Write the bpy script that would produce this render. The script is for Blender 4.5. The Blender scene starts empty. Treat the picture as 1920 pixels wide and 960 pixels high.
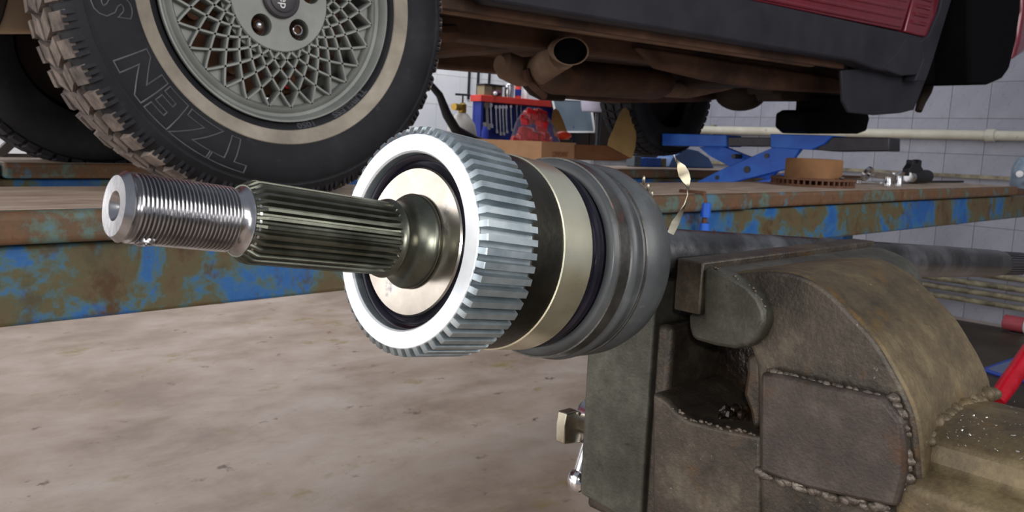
import bpy, bmesh, math, random
from mathutils import Vector, Matrix, noise as mnoise
random.seed(7)
scene = bpy.context.scene
COL = scene.collection
PI = math.pi

# ------------------------------------------------------------------ camera
F, CX, CY, H = 1480.0, 960.0, 480.0, 1.20      # focal length in pixels of a 1920x960 frame, eye height
def _cr(x, y): return Vector(((x-CX)/F, (y-CY)/F, 1.0))           # right, down, forward
def _hy(x): return 266+0.041*(x-960)                               # the horizon (slight roll)
_U = _cr(1960, _hy(1960)).cross(_cr(960, _hy(960))).normalized()
if _U.y > 0: _U = -_U
_X = _cr(2600, _hy(2600)).normalized()
_Y = _U.cross(_X)
ROT = Matrix((_X, _Y, _U))                                         # camera frame -> world
C = Vector((0, 0, H))
def ray(x, y): return ROT @ _cr(x, y)
def dep(x, y, d): return C+ray(x, y)*d                             # a sight line measured out to a depth
def on(ax, x, y, v):                                               # a sight line cut with an axis plane
    r = ray(x, y); return C+r*((v-C[ax])/r[ax])
camd = bpy.data.cameras.new('camera'); cam = bpy.data.objects.new('camera', camd); COL.objects.link(cam)
camd.sensor_width = 36; camd.lens = 36*F/1920; camd.clip_start = 0.02; camd.clip_end = 100
rt, dn, fw = ROT @ Vector((1, 0, 0)), ROT @ Vector((0, 1, 0)), ROT @ Vector((0, 0, 1))
cm = Matrix((rt, -dn, -fw)).transposed().to_4x4(); cm.translation = C
cam.matrix_world = cm
camd.dof.use_dof = True; camd.dof.focus_distance = 0.42; camd.dof.aperture_fstop = 32
scene.camera = cam

# ------------------------------------------------------------------ light
world = bpy.data.worlds.new('world'); scene.world = world; world.use_nodes = True
bg = world.node_tree.nodes['Background']; bg.inputs[0].default_value = (0.80, 0.86, 1.0, 1); bg.inputs[1].default_value = 0.26
def area(name, loc, target, sx, sy, power, col):
    l = bpy.data.lights.new(name, 'AREA'); l.shape = 'RECTANGLE'; l.size = sx; l.size_y = sy; l.energy = power; l.color = col
    o = bpy.data.objects.new(name, l); COL.objects.link(o); o.location = loc
    o.rotation_euler = (Vector(target)-Vector(loc)).to_track_quat('-Z', 'Y').to_euler(); return o
area('garage_door_daylight', (-3.1, 3.0, 1.85), (1.5, 2.6, 1.0), 7.5, 3.5, 190, (1.0, 0.98, 0.97))
area('front_window_daylight', (1.2, -2.8, 2.7), (0.7, 1.2, 0.9), 4.0, 1.8, 82, (1.0, 0.97, 0.93))
area('back_wall_fill', (3.0, 4.6, 3.6), (3.4, 5.9, 1.2), 3.0, 0.6, 60, (0.95, 0.97, 1.0))  # added fill light inside the room, brightens the back wall; no window here
fl_ = bpy.data.lights.new('phone_lamp', 'POINT'); fl_.energy = 2.2; fl_.shadow_soft_size = 0.006; fl_.color = (1, 0.97, 0.92)
flo = bpy.data.objects.new('phone_lamp', fl_); COL.objects.link(flo); flo.location = C-dn*0.022-fw*0.004+rt*0.012
vs = scene.view_settings; vs.view_transform = 'Standard'; vs.look = 'None'; vs.exposure = 0.42; vs.gamma = 1.0; vs.use_curve_mapping = False

# ------------------------------------------------------------------ materials
def lin(c):
    if isinstance(c, str): c = tuple(int(c[i:i+2], 16)/255 for i in (0, 2, 4))
    return tuple(((v/12.92) if v <= 0.04045 else ((v+0.055)/1.055)**2.4) for v in c)+(1,)
MATS = {}
def M(name, cols, scale=6, rough=0.6, metal=0.0, bump=0.0, bscale=60, stretch=(1, 1, 1), detail=6, nr=0.62, rvar=0.1, speck=None, speck2=None, spec=0.5, coat=0, trans=0, ior=1.45, dist=0.0, bd=0.002):
    if name in MATS: return MATS[name]
    m = bpy.data.materials.new(name); m.use_nodes = True; nt = m.node_tree; N = nt.nodes; L = nt.links
    b = N['Principled BSDF']; b.inputs['Roughness'].default_value = rough; b.inputs['Metallic'].default_value = metal
    b.inputs['Specular IOR Level'].default_value = spec; b.inputs['Coat Weight'].default_value = coat
    b.inputs['Transmission Weight'].default_value = trans; b.inputs['IOR'].default_value = ior
    if isinstance(cols, str): cols = [(0, cols)]
    MATS[name] = m
    if len(cols) == 1 and not bump and not speck:
        b.inputs['Base Color'].default_value = lin(cols[0][1]); return m
    tc = N.new('ShaderNodeTexCoord'); mp = N.new('ShaderNodeMapping'); mp.inputs['Scale'].default_value = stretch
    L.new(tc.outputs['Object'], mp.inputs[0])
    if len(cols) == 1: b.inputs['Base Color'].default_value = lin(cols[0][1])
    else:
        n = N.new('ShaderNodeTexNoise'); n.inputs['Scale'].default_value = scale; n.inputs['Detail'].default_value = detail; n.inputs['Roughness'].default_value = nr
        n.inputs['Distortion'].default_value = dist
        L.new(mp.outputs[0], n.inputs['Vector'])
        r = N.new('ShaderNodeValToRGB'); e = r.color_ramp.elements
        while len(e) < len(cols): e.new(0.5)
        for i, (p, c) in enumerate(cols): e[i].position = p; e[i].color = lin(c)
        L.new(n.outputs['Fac'], r.inputs[0]); out = r.outputs[0]
        for sk in (speck, speck2):                  # finer mottlings: (scale, low, high, colour)
            if not sk: continue
            speck = sk
            n2 = N.new('ShaderNodeTexNoise'); n2.inputs['Scale'].default_value = speck[0]; n2.inputs['Detail'].default_value = 5; n2.inputs['Roughness'].default_value = 0.7
            L.new(mp.outputs[0], n2.inputs['Vector'])
            r2 = N.new('ShaderNodeValToRGB'); r2.color_ramp.elements[0].position = speck[1]; r2.color_ramp.elements[1].position = speck[2]
            L.new(n2.outputs['Fac'], r2.inputs[0])
            mx = N.new('ShaderNodeMix'); mx.data_type = 'RGBA'; L.new(r2.outputs[0], mx.inputs[0]); L.new(out, mx.inputs[6]); mx.inputs[7].default_value = lin(speck[3]); out = mx.outputs[2]
        L.new(out, b.inputs['Base Color'])
        if rvar:
            mr = N.new('ShaderNodeMapRange'); mr.inputs[3].default_value = max(0.03, rough-rvar); mr.inputs[4].default_value = min(1, rough+rvar)
            L.new(n.outputs['Fac'], mr.inputs[0]); L.new(mr.outputs[0], b.inputs['Roughness'])
    if bump:
        n3 = N.new('ShaderNodeTexNoise'); n3.inputs['Scale'].default_value = bscale; n3.inputs['Detail'].default_value = 5
        L.new(mp.outputs[0], n3.inputs['Vector'])
        bp = N.new('ShaderNodeBump'); bp.inputs['Strength'].default_value = bump; bp.inputs['Distance'].default_value = bd
        L.new(n3.outputs['Fac'], bp.inputs['Height']); L.new(bp.outputs[0], b.inputs['Normal'])
    return m

m_floor = M('concrete', [(0.30, '8c796c'), (0.42, 'a18d7d'), (0.5, 'af9c8d'), (0.60, 'bbab9e'), (0.72, 'c5b9b0')], 1.5, 0.38, 0, 0.3, 70, detail=15, nr=0.70, rvar=0.14, speck=(2.3, 0.585, 0.70, '92804f'), dist=0.2, stretch=(1, 1.35, 1), speck2=(5.2, 0.625, 0.69, '654f3d'))
m_wall = M('white_wall', [(0.3, 'c9c9cc'), (0.7, 'd8d8da')], 2, 0.6)
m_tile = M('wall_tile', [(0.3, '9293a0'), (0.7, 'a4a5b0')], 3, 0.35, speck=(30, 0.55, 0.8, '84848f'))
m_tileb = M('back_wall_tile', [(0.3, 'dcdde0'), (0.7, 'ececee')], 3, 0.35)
m_grout = M('grout', [(0.3, '757478'), (0.7, '8c8b8f')], 8, 0.9)
m_pipe = M('cream_pipe', [(0.35, 'cfc9b4'), (0.7, 'e4dfcf')], 6, 0.45, speck=(12, 0.6, 0.8, '96866a'))
m_pipe2 = M('grimy_pipe', [(0.35, '5d5443'), (0.55, '9c9278'), (0.7, 'b8b096')], 9, 0.55)
m_ring = M('zinc_plate', [(0.3, '8b98a0'), (0.7, 'b8c2c6')], 60, 0.40, 0.85, 0.10, 900, rvar=0.06, bd=0.0003)
m_zincgap = M('zinc_plate_satin', [(0.3, '93a3b0'), (0.7, 'c2cbc8')], 90, 0.42, 0.85, 0.2, 900)
m_steel = M('turned_steel', [(0.35, '8d8d90'), (0.65, 'b5b4b6')], 30, 0.22, 1.0, 0.05, 500, rvar=0.06)
m_spline = M('phosphated_steel', [(0.35, '46473f'), (0.65, '696b61')], 40, 0.33, 0.95, 0.08, 500, rvar=0.07, bd=0.0003)
m_polish = M('polished_face', [(0.3, '8d877f'), (0.5, 'a39c92'), (0.7, 'bbb4aa')], 25, 0.22, 1.0, 0.03, 200, rvar=0.06, speck=(70, 0.66, 0.78, '857a68'), bd=0.0003, speck2=(30, 0.62, 0.70, '6d6a78'))
m_band = M('ground_band', [(0.35, 'cbc7ac'), (0.65, 'e6e2ca')], 20, 0.28, 0.9, 0.05, 400, rvar=0.05, bd=0.0003)
m_dark = M('blackened_steel', [(0.35, '1d1c19'), (0.65, '35332c')], 30, 0.36, 0.75, 0.1, 300)
m_gloss = M('oiled_black', [(0.35, '15141a'), (0.65, '262430')], 30, 0.2, 0.5)
m_boot = M('boot_rubber', [(0.3, '303234'), (0.6, '45484a'), (0.75, '5c5f60')], 22, 0.38, 0.0, 0.12, 400, speck=(120, 0.66, 0.8, '6d6f70'), spec=0.6, bd=0.0005)
m_clamp = M('clamp_steel', [(0.4, '43423f'), (0.7, '6b6a66')], 40, 0.3, 0.8, 0.1, 300, speck=(14, 0.62, 0.72, '8c4f42'))
m_ribbon = M('foil_strip', [(0.3, '857d68'), (0.7, 'b8b2a2')], 60, 0.32, 1.0)
m_shaft = M('axle_bar', [(0.3, '33312e'), (0.5, '58585a'), (0.7, '8e9094')], 18, 0.28, 0.92, 0.25, 160, rvar=0.1, speck=(30, 0.62, 0.75, '4b3b28'), bd=0.0008)
m_iron = M('vise_iron', [(0.28, '1f1b17'), (0.42, '342e28'), (0.55, '463f36'), (0.72, '675e50')], 22, 0.45, 0.4, 0.5, 420, detail=14, nr=0.74, rvar=0.16, speck=(34, 0.56, 0.70, '533c24'), bd=0.0008, speck2=(260, 0.66, 0.72, '7e796f'))
m_vtop = M('vise_dusty', [(0.28, '292319'), (0.42, '403727'), (0.55, '574a34'), (0.72, '786b4d')], 20, 0.52, 0.25, 0.5, 380, detail=14, nr=0.74, rvar=0.14, speck=(26, 0.55, 0.70, '624a22'), bd=0.0008, speck2=(240, 0.67, 0.73, '857e6c'))
m_viron2 = M('vise_grey', [(0.3, '2c2a25'), (0.5, '43423a'), (0.7, '5e5d54')], 26, 0.46, 0.4, 0.4, 520, detail=14, nr=0.74, speck=(50, 0.60, 0.74, '2a251f'), bd=0.0006, speck2=(300, 0.68, 0.74, '77746c'))
m_vplate = M('vise_plate', [(0.3, '2a2421'), (0.5, '403833'), (0.7, '5a514b')], 26, 0.5, 0.35, 0.5, 480, detail=14, nr=0.74, speck=(34, 0.58, 0.74, '523824'), bd=0.0007, speck2=(280, 0.68, 0.74, '7e786f'))
m_weld = M('weld', [(0.3, '3b342e'), (0.6, '6b6259'), (0.75, '9a948c')], 120, 0.42, 0.5, 0.5, 300)
m_grease = M('grease', [(0.4, '17110c'), (0.7, '33261b')], 40, 0.25, 0.1, 0.4, 200)
m_chrome = M('chrome', [(0.4, 'c5c4c6'), (0.7, 'e2e1e3')], 30, 0.14, 1.0)
m_filing = M('filings', 'd9d6d0', rough=0.3, metal=0.8)
m_tyre = M('tyre_rubber', [(0.3, '15161a'), (0.55, '212226'), (0.75, '303136')], 9, 0.7, 0, 0.12, 300, speck=(30, 0.6, 0.85, '37383d'), spec=0.3)
m_tread = M('tread_mud', [(0.3, '3a3534'), (0.5, '6b6059'), (0.7, '93867c')], 26, 0.85, 0, 0.6, 120)
m_tread_d = M('tread_rubber', [(0.3, '1a1a1f'), (0.7, '2f2f34')], 26, 0.75, 0, 0.3, 120, spec=0.3)
m_edge = M('letter_rubber', [(0.3, '45454a'), (0.7, '606166')], 40, 0.5)
m_white = M('sidewall_band', [(0.3, '7d766a'), (0.5, '938a7c'), (0.7, 'a79f92')], 14, 0.65, 0, 0.1, 200)
m_rimc = M('wheel_paint', [(0.3, '70736f'), (0.5, '7f827d'), (0.7, '90938e')], 9, 0.48, 0.2, 0.06, 300, speck=(60, 0.6, 0.85, '74716a'))
m_cap = M('cap_black', [(0.3, '2b282c'), (0.7, '3a383c')], 20, 0.4)
m_drum = M('brake_rust', [(0.3, '2a1a12'), (0.6, '54341f'), (0.75, '7d5a3a')], 20, 0.8, 0.1)
m_rusty = M('underbody_rust', [(0.25, '241812'), (0.42, '3a271c'), (0.55, '553b2b'), (0.72, '705544')], 3.2, 0.8, 0, 0.4, 60, speck=(9, 0.58, 0.75, '5e3820'))
m_mud = M('underbody_mud', [(0.3, '665040'), (0.55, '826a57'), (0.72, '98826f')], 6, 0.85, 0, 0.4, 60)
m_under = M('underbody_dark', [(0.3, '1d1712'), (0.6, '33271f')], 5, 0.8)
m_black = M('liner_black', [(0.3, '050507'), (0.7, '09090c')], 5, 0.8, spec=0.1)
m_sill = M('sill_plastic', [(0.3, '222228'), (0.7, '303037')], 5, 0.55, 0, 0.1, 200, spec=0.3)
m_red = M('car_red', [(0.3, '6a1626'), (0.7, '7d1d2e')], 4, 0.28, 0.1, coat=0.6)
m_blue = M('jack_blue', [(0.35, '1f59c4'), (0.6, '3070d8'), (0.75, '4680de')], 8, 0.45, 0, 0.1, 120, speck=(24, 0.64, 0.74, '2a3350'))
m_plat = M('worn_blue_paint', [(0.36, '1d5598'), (0.45, '2c639b'), (0.485, '48666c'), (0.52, '575439'), (0.58, '5f4f36'), (0.68, '4a3828')], 6.5, 0.55, 0, 0.5, 90, stretch=(0.95, 1, 0.8), detail=12, nr=0.68, speck=(22, 0.55, 0.68, '4b4633'), speck2=(9, 0.58, 0.66, '4e3820'), dist=0.5)
m_plate = M('rusty_plate_edge', [(0.34, '4a7690'), (0.43, '5a6a5f'), (0.49, '5f4a36'), (0.58, '6d4e36'), (0.7, '4a3225')], 8, 0.65, 0, 0.5, 90, stretch=(1.2, 1, 1), detail=10, nr=0.7, speck=(20, 0.6, 0.72, '6f6a4d'), speck2=(7, 0.58, 0.64, '4b7080'))
m_deck = M('worn_deck', [(0.3, 'a08776'), (0.5, 'b9a391'), (0.7, 'cdbba9')], 9, 0.6, 0.1, 0.35, 60, stretch=(1, 3, 1), speck=(30, 0.62, 0.74, '6b5241'))
m_rust = M('rust_brown', [(0.3, '4c3022'), (0.6, '6d4a33')], 12, 0.8, 0, 0.3, 120)
m_rotor = M('rotor_rust', [(0.3, '7a5536'), (0.6, '926a45'), (0.75, 'a17c57')], 10, 0.75, 0, 0.2, 120)
m_rotor2 = M('rotor_dark_rust', [(0.3, '55382a'), (0.7, '7b5540')], 20, 0.8)
m_card = M('cardboard', [(0.3, 'c0926a'), (0.7, 'd6a982')], 8, 0.8, 0, 0.05, 100)
m_cardin = M('cardboard_inside', [(0.3, '9c7f4f'), (0.7, 'b5965f')], 8, 0.85)
m_ink = M('brown_ink', '8b5a3c', rough=0.8)
m_boardblue = M('tool_board_blue', [(0.3, '1b2a80'), (0.7, '2b3c9c')], 6, 0.5)
m_shelfred = M('shelf_red', [(0.3, 'c3322a'), (0.7, 'd8453a')], 6, 0.45)
m_screen = M('screen_glass', [(0.3, '5d6b78'), (0.7, '74828d')], 2, 0.18, spec=0.6)
m_bezel = M('bezel_white', 'e8e8e6', rough=0.4)
m_plasticred = M('red_parts', [(0.35, 'a3121f'), (0.65, 'd8222c')], 18, 0.35)
m_orange = M('orange_parts', 'e2452a', rough=0.4)
m_film = M('clear_film', [(0.3, 'f2e6ea'), (0.7, 'ffffff')], 20, 0.12, bump=0.6, bscale=45, trans=0.93, ior=1.03)
m_brass = M('brass', [(0.3, '9a7a34'), (0.7, 'b99a50')], 20, 0.35, 0.9)
m_cyl = M('cylinder_paint', [(0.3, 'a7a29b'), (0.7, 'c9c5be')], 8, 0.5)
m_darkmetal = M('dark_metal', [(0.3, '2c2b2f'), (0.7, '45444a')], 12, 0.4, 0.6)
m_frame = M('trestle_metal', [(0.3, '6a625e'), (0.6, '8f8985'), (0.75, 'b5b2b0')], 10, 0.4, 0.6)
m_bright = M('bright_tool', [(0.4, 'b8b8ba'), (0.7, 'dad9da')], 30, 0.22, 1.0)
m_whiteplastic = M('white_plastic', [(0.3, 'd8d6d6'), (0.7, 'e6e4e4')], 8, 0.45)
m_lilac = M('lilac_plastic', [(0.3, 'b4aec0'), (0.7, 'c6c1d0')], 8, 0.45)
m_redgrip = M('red_grip', [(0.3, 'c40f22'), (0.7, 'e0263a')], 20, 0.22, 0, 0.4, 40)
m_bluemat = M('blue_sheet', [(0.3, '5f6d8e'), (0.7, '6f7da0')], 6, 0.5)
m_bluerim = M('blue_rim', '2f4aa8', rough=0.4)
m_khaki = M('khaki_block', '8c8468', rough=0.8)
m_purple = M('dark_purple_cloth', '5b2a4a', rough=0.9)
m_tan = M('tan_shield', [(0.3, 'a38a72'), (0.7, 'b9a289')], 6, 0.8, 0, 0.2, 60)
m_rubber = M('hose_rubber', '1b1a1f', rough=0.6)

# ------------------------------------------------------------------ mesh helpers
class MB:
    def __init__(s): s.v = []; s.f = []
    def add(s, vs, fs):
        o = len(s.v); s.v += [Vector(p) for p in vs]; s.f += [tuple(i+o for i in f) for f in fs]; return s
    def box(s, a, b):
        x0, y0, z0 = a; x1, y1, z1 = b
        vs = [(x, y, z) for z in (z0, z1) for y in (y0, y1) for x in (x0, x1)]
        return s.add(vs, [(0, 2, 3, 1), (4, 5, 7, 6), (0, 1, 5, 4), (2, 6, 7, 3), (0, 4, 6, 2), (1, 3, 7, 5)])
    def obox(s, c, ux, uy, uz, hx, hy, hz):                      # oriented box
        c = Vector(c); ux, uy, uz = Vector(ux).normalized(), Vector(uy).normalized(), Vector(uz).normalized()
        vs = [c+ux*hx*i+uy*hy*j+uz*hz*k for k in (-1, 1) for j in (-1, 1) for i in (-1, 1)]
        return s.add(vs, [(0, 2, 3, 1), (4, 5, 7, 6), (0, 1, 5, 4), (2, 6, 7, 3), (0, 4, 6, 2), (1, 3, 7, 5)])
    def prism(s, pts, ext):                                      # polygon pushed along a vector
        pts = [Vector(p) for p in pts]; ext = Vector(ext); n = len(pts)
        return s.add(pts+[p+ext for p in pts], [tuple(range(n)), tuple(range(2*n-1, n-1, -1))]+[(i, i+n, (i+1) % n+n, (i+1) % n) for i in range(n)])
    def rings(s, rings, close=True, cap0=True, cap1=True):       # loft of equal rings
        n = len(rings[0]); o = len(s.v)
        for r in rings: s.v += [Vector(p) for p in r]
        for k in range(len(rings)-1):
            for i in range(n if close else n-1):
                j = (i+1) % n
                s.f.append((o+k*n+i, o+k*n+j, o+(k+1)*n+j, o+(k+1)*n+i))
        if cap0: s.f.append(tuple(o+i for i in range(n-1, -1, -1)))
        if cap1: s.f.append(tuple(o+(len(rings)-1)*n+i for i in range(n)))
        return s
    def lathe(s, org, ax, prof, n=48, cap0=False, cap1=False, a0=0):   # profile of (axial, radius)
        org = Vector(org); ax = Vector(ax).normalized()
        e1 = ax.orthogonal().normalized() if abs(ax.z) > 0.95 else (Vector((0, 0, 1))-ax*ax.z).normalized()
        e2 = ax.cross(e1)
        rs = [[org+ax*t+(e1*math.cos(a0+2*PI*i/n)+e2*math.sin(a0+2*PI*i/n))*r for i in range(n)] for t, r in prof]
        return s.rings(rs, True, cap0, cap1)
    def cyl(s, a, b, r, n=24, r2=None):
        a = Vector(a); b = Vector(b); return s.lathe(a, b-a, [(0, r), ((b-a).length, r if r2 is None else r2)], n, True, True)
    def tube(s, pts, r, n=12):
        pts = [Vector(p) for p in pts]; rs = []; up = None
        for i, p in enumerate(pts):
            d = (pts[min(i+1, len(pts)-1)]-pts[max(i-1, 0)]).normalized()
            up = d.orthogonal().normalized() if up is None else (up-d*up.dot(d)).normalized()
            w = d.cross(up); rr = r[i] if isinstance(r, (list, tuple)) else r
            rs.append([p+(up*math.cos(2*PI*k/n)+w*math.sin(2*PI*k/n))*rr for k in range(n)])
        return s.rings(rs)
    def ball(s, c, rx, ry=None, rz=None, n=16, m=8, jit=0):
        ry = ry or rx; rz = rz or rx; c = Vector(c)
        rs = []
        for j in range(m+1):
            t = PI*j/m; rr = max(math.sin(t), 0.02)
            rs.append([c+Vector((rx*rr*math.cos(2*PI*i/n), ry*rr*math.sin(2*PI*i/n), -rz*math.cos(t)))*(1+random.uniform(-jit, jit)) for i in range(n)])
        return s.rings(rs)
    def build(s, name, mat, parent=None, smooth=True, bevel=0, seg=2, ang=32, world=True):
        off = Vector((0, 0, 0)); p = parent
        while p is not None: off += p.location; p = p.parent
        me = bpy.data.meshes.new(name); me.from_pydata([tuple(v-off) for v in s.v], [], s.f); me.update()
        finish(me, smooth, ang)
        me.materials.append(mat)
        o = bpy.data.objects.new(name, me); COL.objects.link(o)
        if parent is not None: o.parent = parent
        if bevel:
            b = o.modifiers.new('bevel', 'BEVEL'); b.width = bevel; b.segments = seg; b.limit_method = 'ANGLE'; b.angle_limit = math.radians(28)
        return o
def finish(me, smooth=True, ang=32):
    bm = bmesh.new(); bm.from_mesh(me); bmesh.ops.recalc_face_normals(bm, faces=bm.faces)
    for f in bm.faces: f.smooth = smooth
    if smooth:
        for e in bm.edges:
            if len(e.link_faces) == 2 and e.calc_face_angle(0) > math.radians(ang): e.smooth = False
    bm.to_mesh(me); bm.free()
def px(ax, v, pts): return [on(ax, x, y, v) for x, y in pts]
def tag(o, label, cat, group=None, kind=None):
    o['label'] = label; o['category'] = cat
    if group: o['group'] = group
    if kind: o['kind'] = kind
    return o
def thing(name, loc, label, cat, group=None):
    o = bpy.data.objects.new(name, None); COL.objects.link(o); o.location = loc; o.empty_display_size = 0.05
    return tag(o, label, cat, group)
def struct(o): o['kind'] = 'structure'; return o
def stuff(o): o['kind'] = 'stuff'; return o
def text_mesh(txt, size, bevel=0, outline=False, extrude=0, shear=0, bold=0):     # lettering as geometry: (verts, faces)
    cu = bpy.data.curves.new('t', 'FONT'); cu.body = txt; cu.size = size; cu.resolution_u = 3; cu.shear = shear
    cu.align_x = 'CENTER'; cu.align_y = 'CENTER'; cu.extrude = extrude
    if outline: cu.offset = size*bold; cu.fill_mode = 'NONE'; cu.bevel_depth = bevel; cu.bevel_resolution = 0
    o = bpy.data.objects.new('t', cu); COL.objects.link(o)
    dg = bpy.context.evaluated_depsgraph_get(); me = bpy.data.meshes.new_from_object(o.evaluated_get(dg))
    if outline:                                                    # fine enough to follow a curved sidewall
        bm = bmesh.new(); bm.from_mesh(me)
        for _ in range(4):
            es = [e for e in bm.edges if e.calc_length() > size*0.09]
            if es: bmesh.ops.subdivide_edges(bm, edges=es, cuts=1, use_grid_fill=True)
        bm.to_mesh(me); bm.free()
    vs = [v.co.copy() for v in me.vertices]; fs = [tuple(p.vertices) for p in me.polygons]
    bpy.data.objects.remove(o); bpy.data.curves.remove(cu); bpy.data.meshes.remove(me)
    return vs, fs
def cut(o, cutters):                                             # carve openings out of a mesh for good
    tmp = []
    for mb in cutters:
        c = mb.build('cutter', m_black); c.parent = o.parent
        md = o.modifiers.new('b', 'BOOLEAN'); md.object = c; md.operation = 'DIFFERENCE'; md.solver = 'EXACT'; tmp.append(c)
        if o.parent is not None:
            off = Vector((0, 0, 0)); p = o.parent
            while p is not None: off += p.location; p = p.parent
            for v in c.data.vertices: v.co -= off
    bpy.context.view_layer.update()
    dg = bpy.context.evaluated_depsgraph_get(); me = bpy.data.meshes.new_from_object(o.evaluated_get(dg))
    o.modifiers.clear(); o.data = me; finish(me)
    for c in tmp: bpy.data.objects.remove(c)

# ================================================================== the room
struct(MB().box((-5, -4, -0.1), (6.75, 6.08, 0)).build('floor', m_floor, smooth=False))
XW, YB = 6.62, 5.95
wr = struct(MB().box((XW, -4, 0), (XW+0.13, 6.08, 4.2)).build('wall_right', m_grout, smooth=False))
wb = struct(MB().box((-5, YB, 0), (XW, YB+0.13, 4.2)).build('wall_back', m_wall, smooth=False))
T = 0.268
tmesh = None
def tile_mesh(ax, mat):
    b = MB(); h = T/2-0.0017
    if ax == 0: b.prism([(0, -h, -h), (0, h, -h), (0, h, h), (0, -h, h)], (-0.008, 0, 0))
    else: b.prism([(-h, 0, -h), (h, 0, -h), (h, 0, h), (-h, 0, h)], (0, -0.008, 0))
    o = b.build('tile', mat, smooth=False); me = o.data; bpy.data.objects.remove(o); return me
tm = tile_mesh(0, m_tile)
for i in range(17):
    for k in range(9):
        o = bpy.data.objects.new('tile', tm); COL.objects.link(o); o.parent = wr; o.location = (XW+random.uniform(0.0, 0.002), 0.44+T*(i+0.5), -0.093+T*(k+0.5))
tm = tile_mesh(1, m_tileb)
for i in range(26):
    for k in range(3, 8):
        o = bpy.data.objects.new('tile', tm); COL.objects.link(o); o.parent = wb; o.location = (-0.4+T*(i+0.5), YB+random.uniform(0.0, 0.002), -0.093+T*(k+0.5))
# pipes along the right wall
p = thing('wall_pipe', (XW-0.06, 2.5, 1.39), 'fat cream pipe running level across the tiled wall behind the car', 'pipe')
MB().cyl((XW-0.055, 0.2, 1.39), (XW-0.055, YB, 1.39), 0.037, 20).build('pipe', m_pipe, p)
for yy in (3.62, 2.0): MB().cyl((XW-0.055, yy-0.03, 1.39), (XW-0.055, yy+0.03, 1.39), 0.047, 20).build('coupling', m_pipe, p)
for yy in (1.2, 4.4): MB().box((XW-0.06, yy-0.015, 1.34), (XW, yy+0.015, 1.44)).build('bracket', m_pipe2, p)
o = MB().box((XW-0.05, -1, 1.07), (XW+0.0, YB, 1.095)).build('trim_1', m_pipe2, smooth=False); struct(o)
for k, (z, r, lab) in enumerate([(0.36, 0.024, 'topmost of the four grimy pipes along the foot of the tiled wall'), (0.285, 0.022, 'second pipe from the top, low on the tiled wall'),
                            (0.215, 0.022, 'third pipe from the top, low on the tiled wall'), (0.15, 0.02, 'lowest of the four grimy pipes along the foot of the tiled wall')]):
    q = thing('floor_pipe', (XW-0.05, 2, z), lab, 'pipe', 'pipes low on the tiled wall')
    MB().cyl((XW-0.04-0.02*(k % 2), 0.0, z), (XW-0.04-0.02*(k % 2), YB-0.05, z), r, 14).build('pipe', m_pipe2, q)
    for yy in (1.2, 3.0): MB().box((XW-0.09, yy-0.012, z-0.03), (XW, yy+0.012, z+0.03)).build('bracket', m_darkmetal, q)

# ================================================================== the lift
ZP = 1.09
def platform(y0, y1, label):
    t = thing('lift_platform', (2.0, (y0+y1)/2, 0), label, 'car lift', 'lift platforms')
    x0, x1 = -1.6, 4.22
    MB().box((x0, y0+0.012, ZP-0.15), (5.7, y1-0.012, ZP-0.046)).build('side_beam', m_plat, t, bevel=0.006)
    xs = [x0, 0.412, 1.905, x1] if y0 > 2 else [x0, -0.2, 1.905, x1]
    for i in range(3):                                             # folded deck plates with a joint between them
        a, b = xs[i]+0.006, xs[i+1]-0.006
        pl = MB().box((a, y0-0.016*(i == 1), ZP-0.042), (b, y1, ZP)).build('deck_plate', m_plate, t, bevel=0.010, seg=3)
        MB().box((a+0.006, y0+0.012, ZP-0.004), (b-0.006, y1-0.012, ZP+0.0006)).build('tread_surface', m_deck, pl, smooth=False)
    MB().box((x1, y0+0.05, ZP-0.045), (5.7, y1-0.05, ZP-0.03)).build('end_ledge', m_rust, t)
    for xx in (-1.45, 5.55): MB().box((xx-0.08, y0+0.03, 0), (xx+0.08, y0+0.15, ZP-0.15)).build('support_post', m_plat, t, bevel=0.006)
    return t
near = platform(1.14, 1.57, 'near blue and rusty lift platform under the large wheel, running the picture width')
far = platform(2.49, 2.92, 'far rusty lift platform behind the near one, carrying the open cardboard box')
fit = MB(); fz = [1.094, 1.06, 1.02, 0.985, 0.95]
fx = 1.67
fp = MB().tube([(fx, 1.20, 1.093), (fx, 1.128, 1.093), (fx, 1.122, 1.06), (fx, 1.122, 0.95)], 0.006, 10).build('brake_line', m_rust, near)
for z0, z1 in ((1.035, 1.07), (0.985, 1.02)): MB().cyl((fx, 1.12, z0), (fx, 1.12, z1), 0.0125, 12).build('blue_fitting', m_blue, fp)

# cross-beam scissor jack between the platforms
XJ = 3.3
jk = thing('scissor_jack', (XJ, 1.95, 1.0), 'blue scissor jack standing between the platforms under the car front', 'jack')
def jp(x, y, X=XJ): return on(0, x, y, X)
def jprism(pts, X, th): return MB().prism([jp(x, y, X) for x, y in pts], (th, 0, 0))
jprism([(1241, 250), (1362, 253), (1362, 275), (1241, 273)], XJ-0.05, 0.13).build('beam_end', m_blue, jk, bevel=0.004)
jprism([(1362, 257), (1445, 258), (1445, 274), (1362, 274)], XJ-0.04, 0.11).build('beam_slide', m_darkmetal, jk, bevel=0.003)
jprism([(1444, 251), (1560, 254), (1545, 270), (1520, 281), (1444, 277)], XJ-0.055, 0.14).build('beam_end', m_blue, jk, bevel=0.004)
jprism([(1545, 256), (1667, 258), (1667, 283), (1560, 284), (1530, 281)], XJ-0.04, 0.11).build('beam_arm', m_darkmetal, jk, bevel=0.004)
jprism([(1310, 276), (1352, 273), (1462, 316), (1440, 336), (1400, 330), (1330, 292)], XJ+0.01, 0.03).build('scissor_arm', m_blue, jk, bevel=0.003)
jprism([(1300, 344), (1360, 345), (1470, 318), (1500, 280), (1455, 274), (1352, 318)], XJ-0.045, 0.03).build('scissor_arm', m_blue, jk, bevel=0.003)
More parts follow.
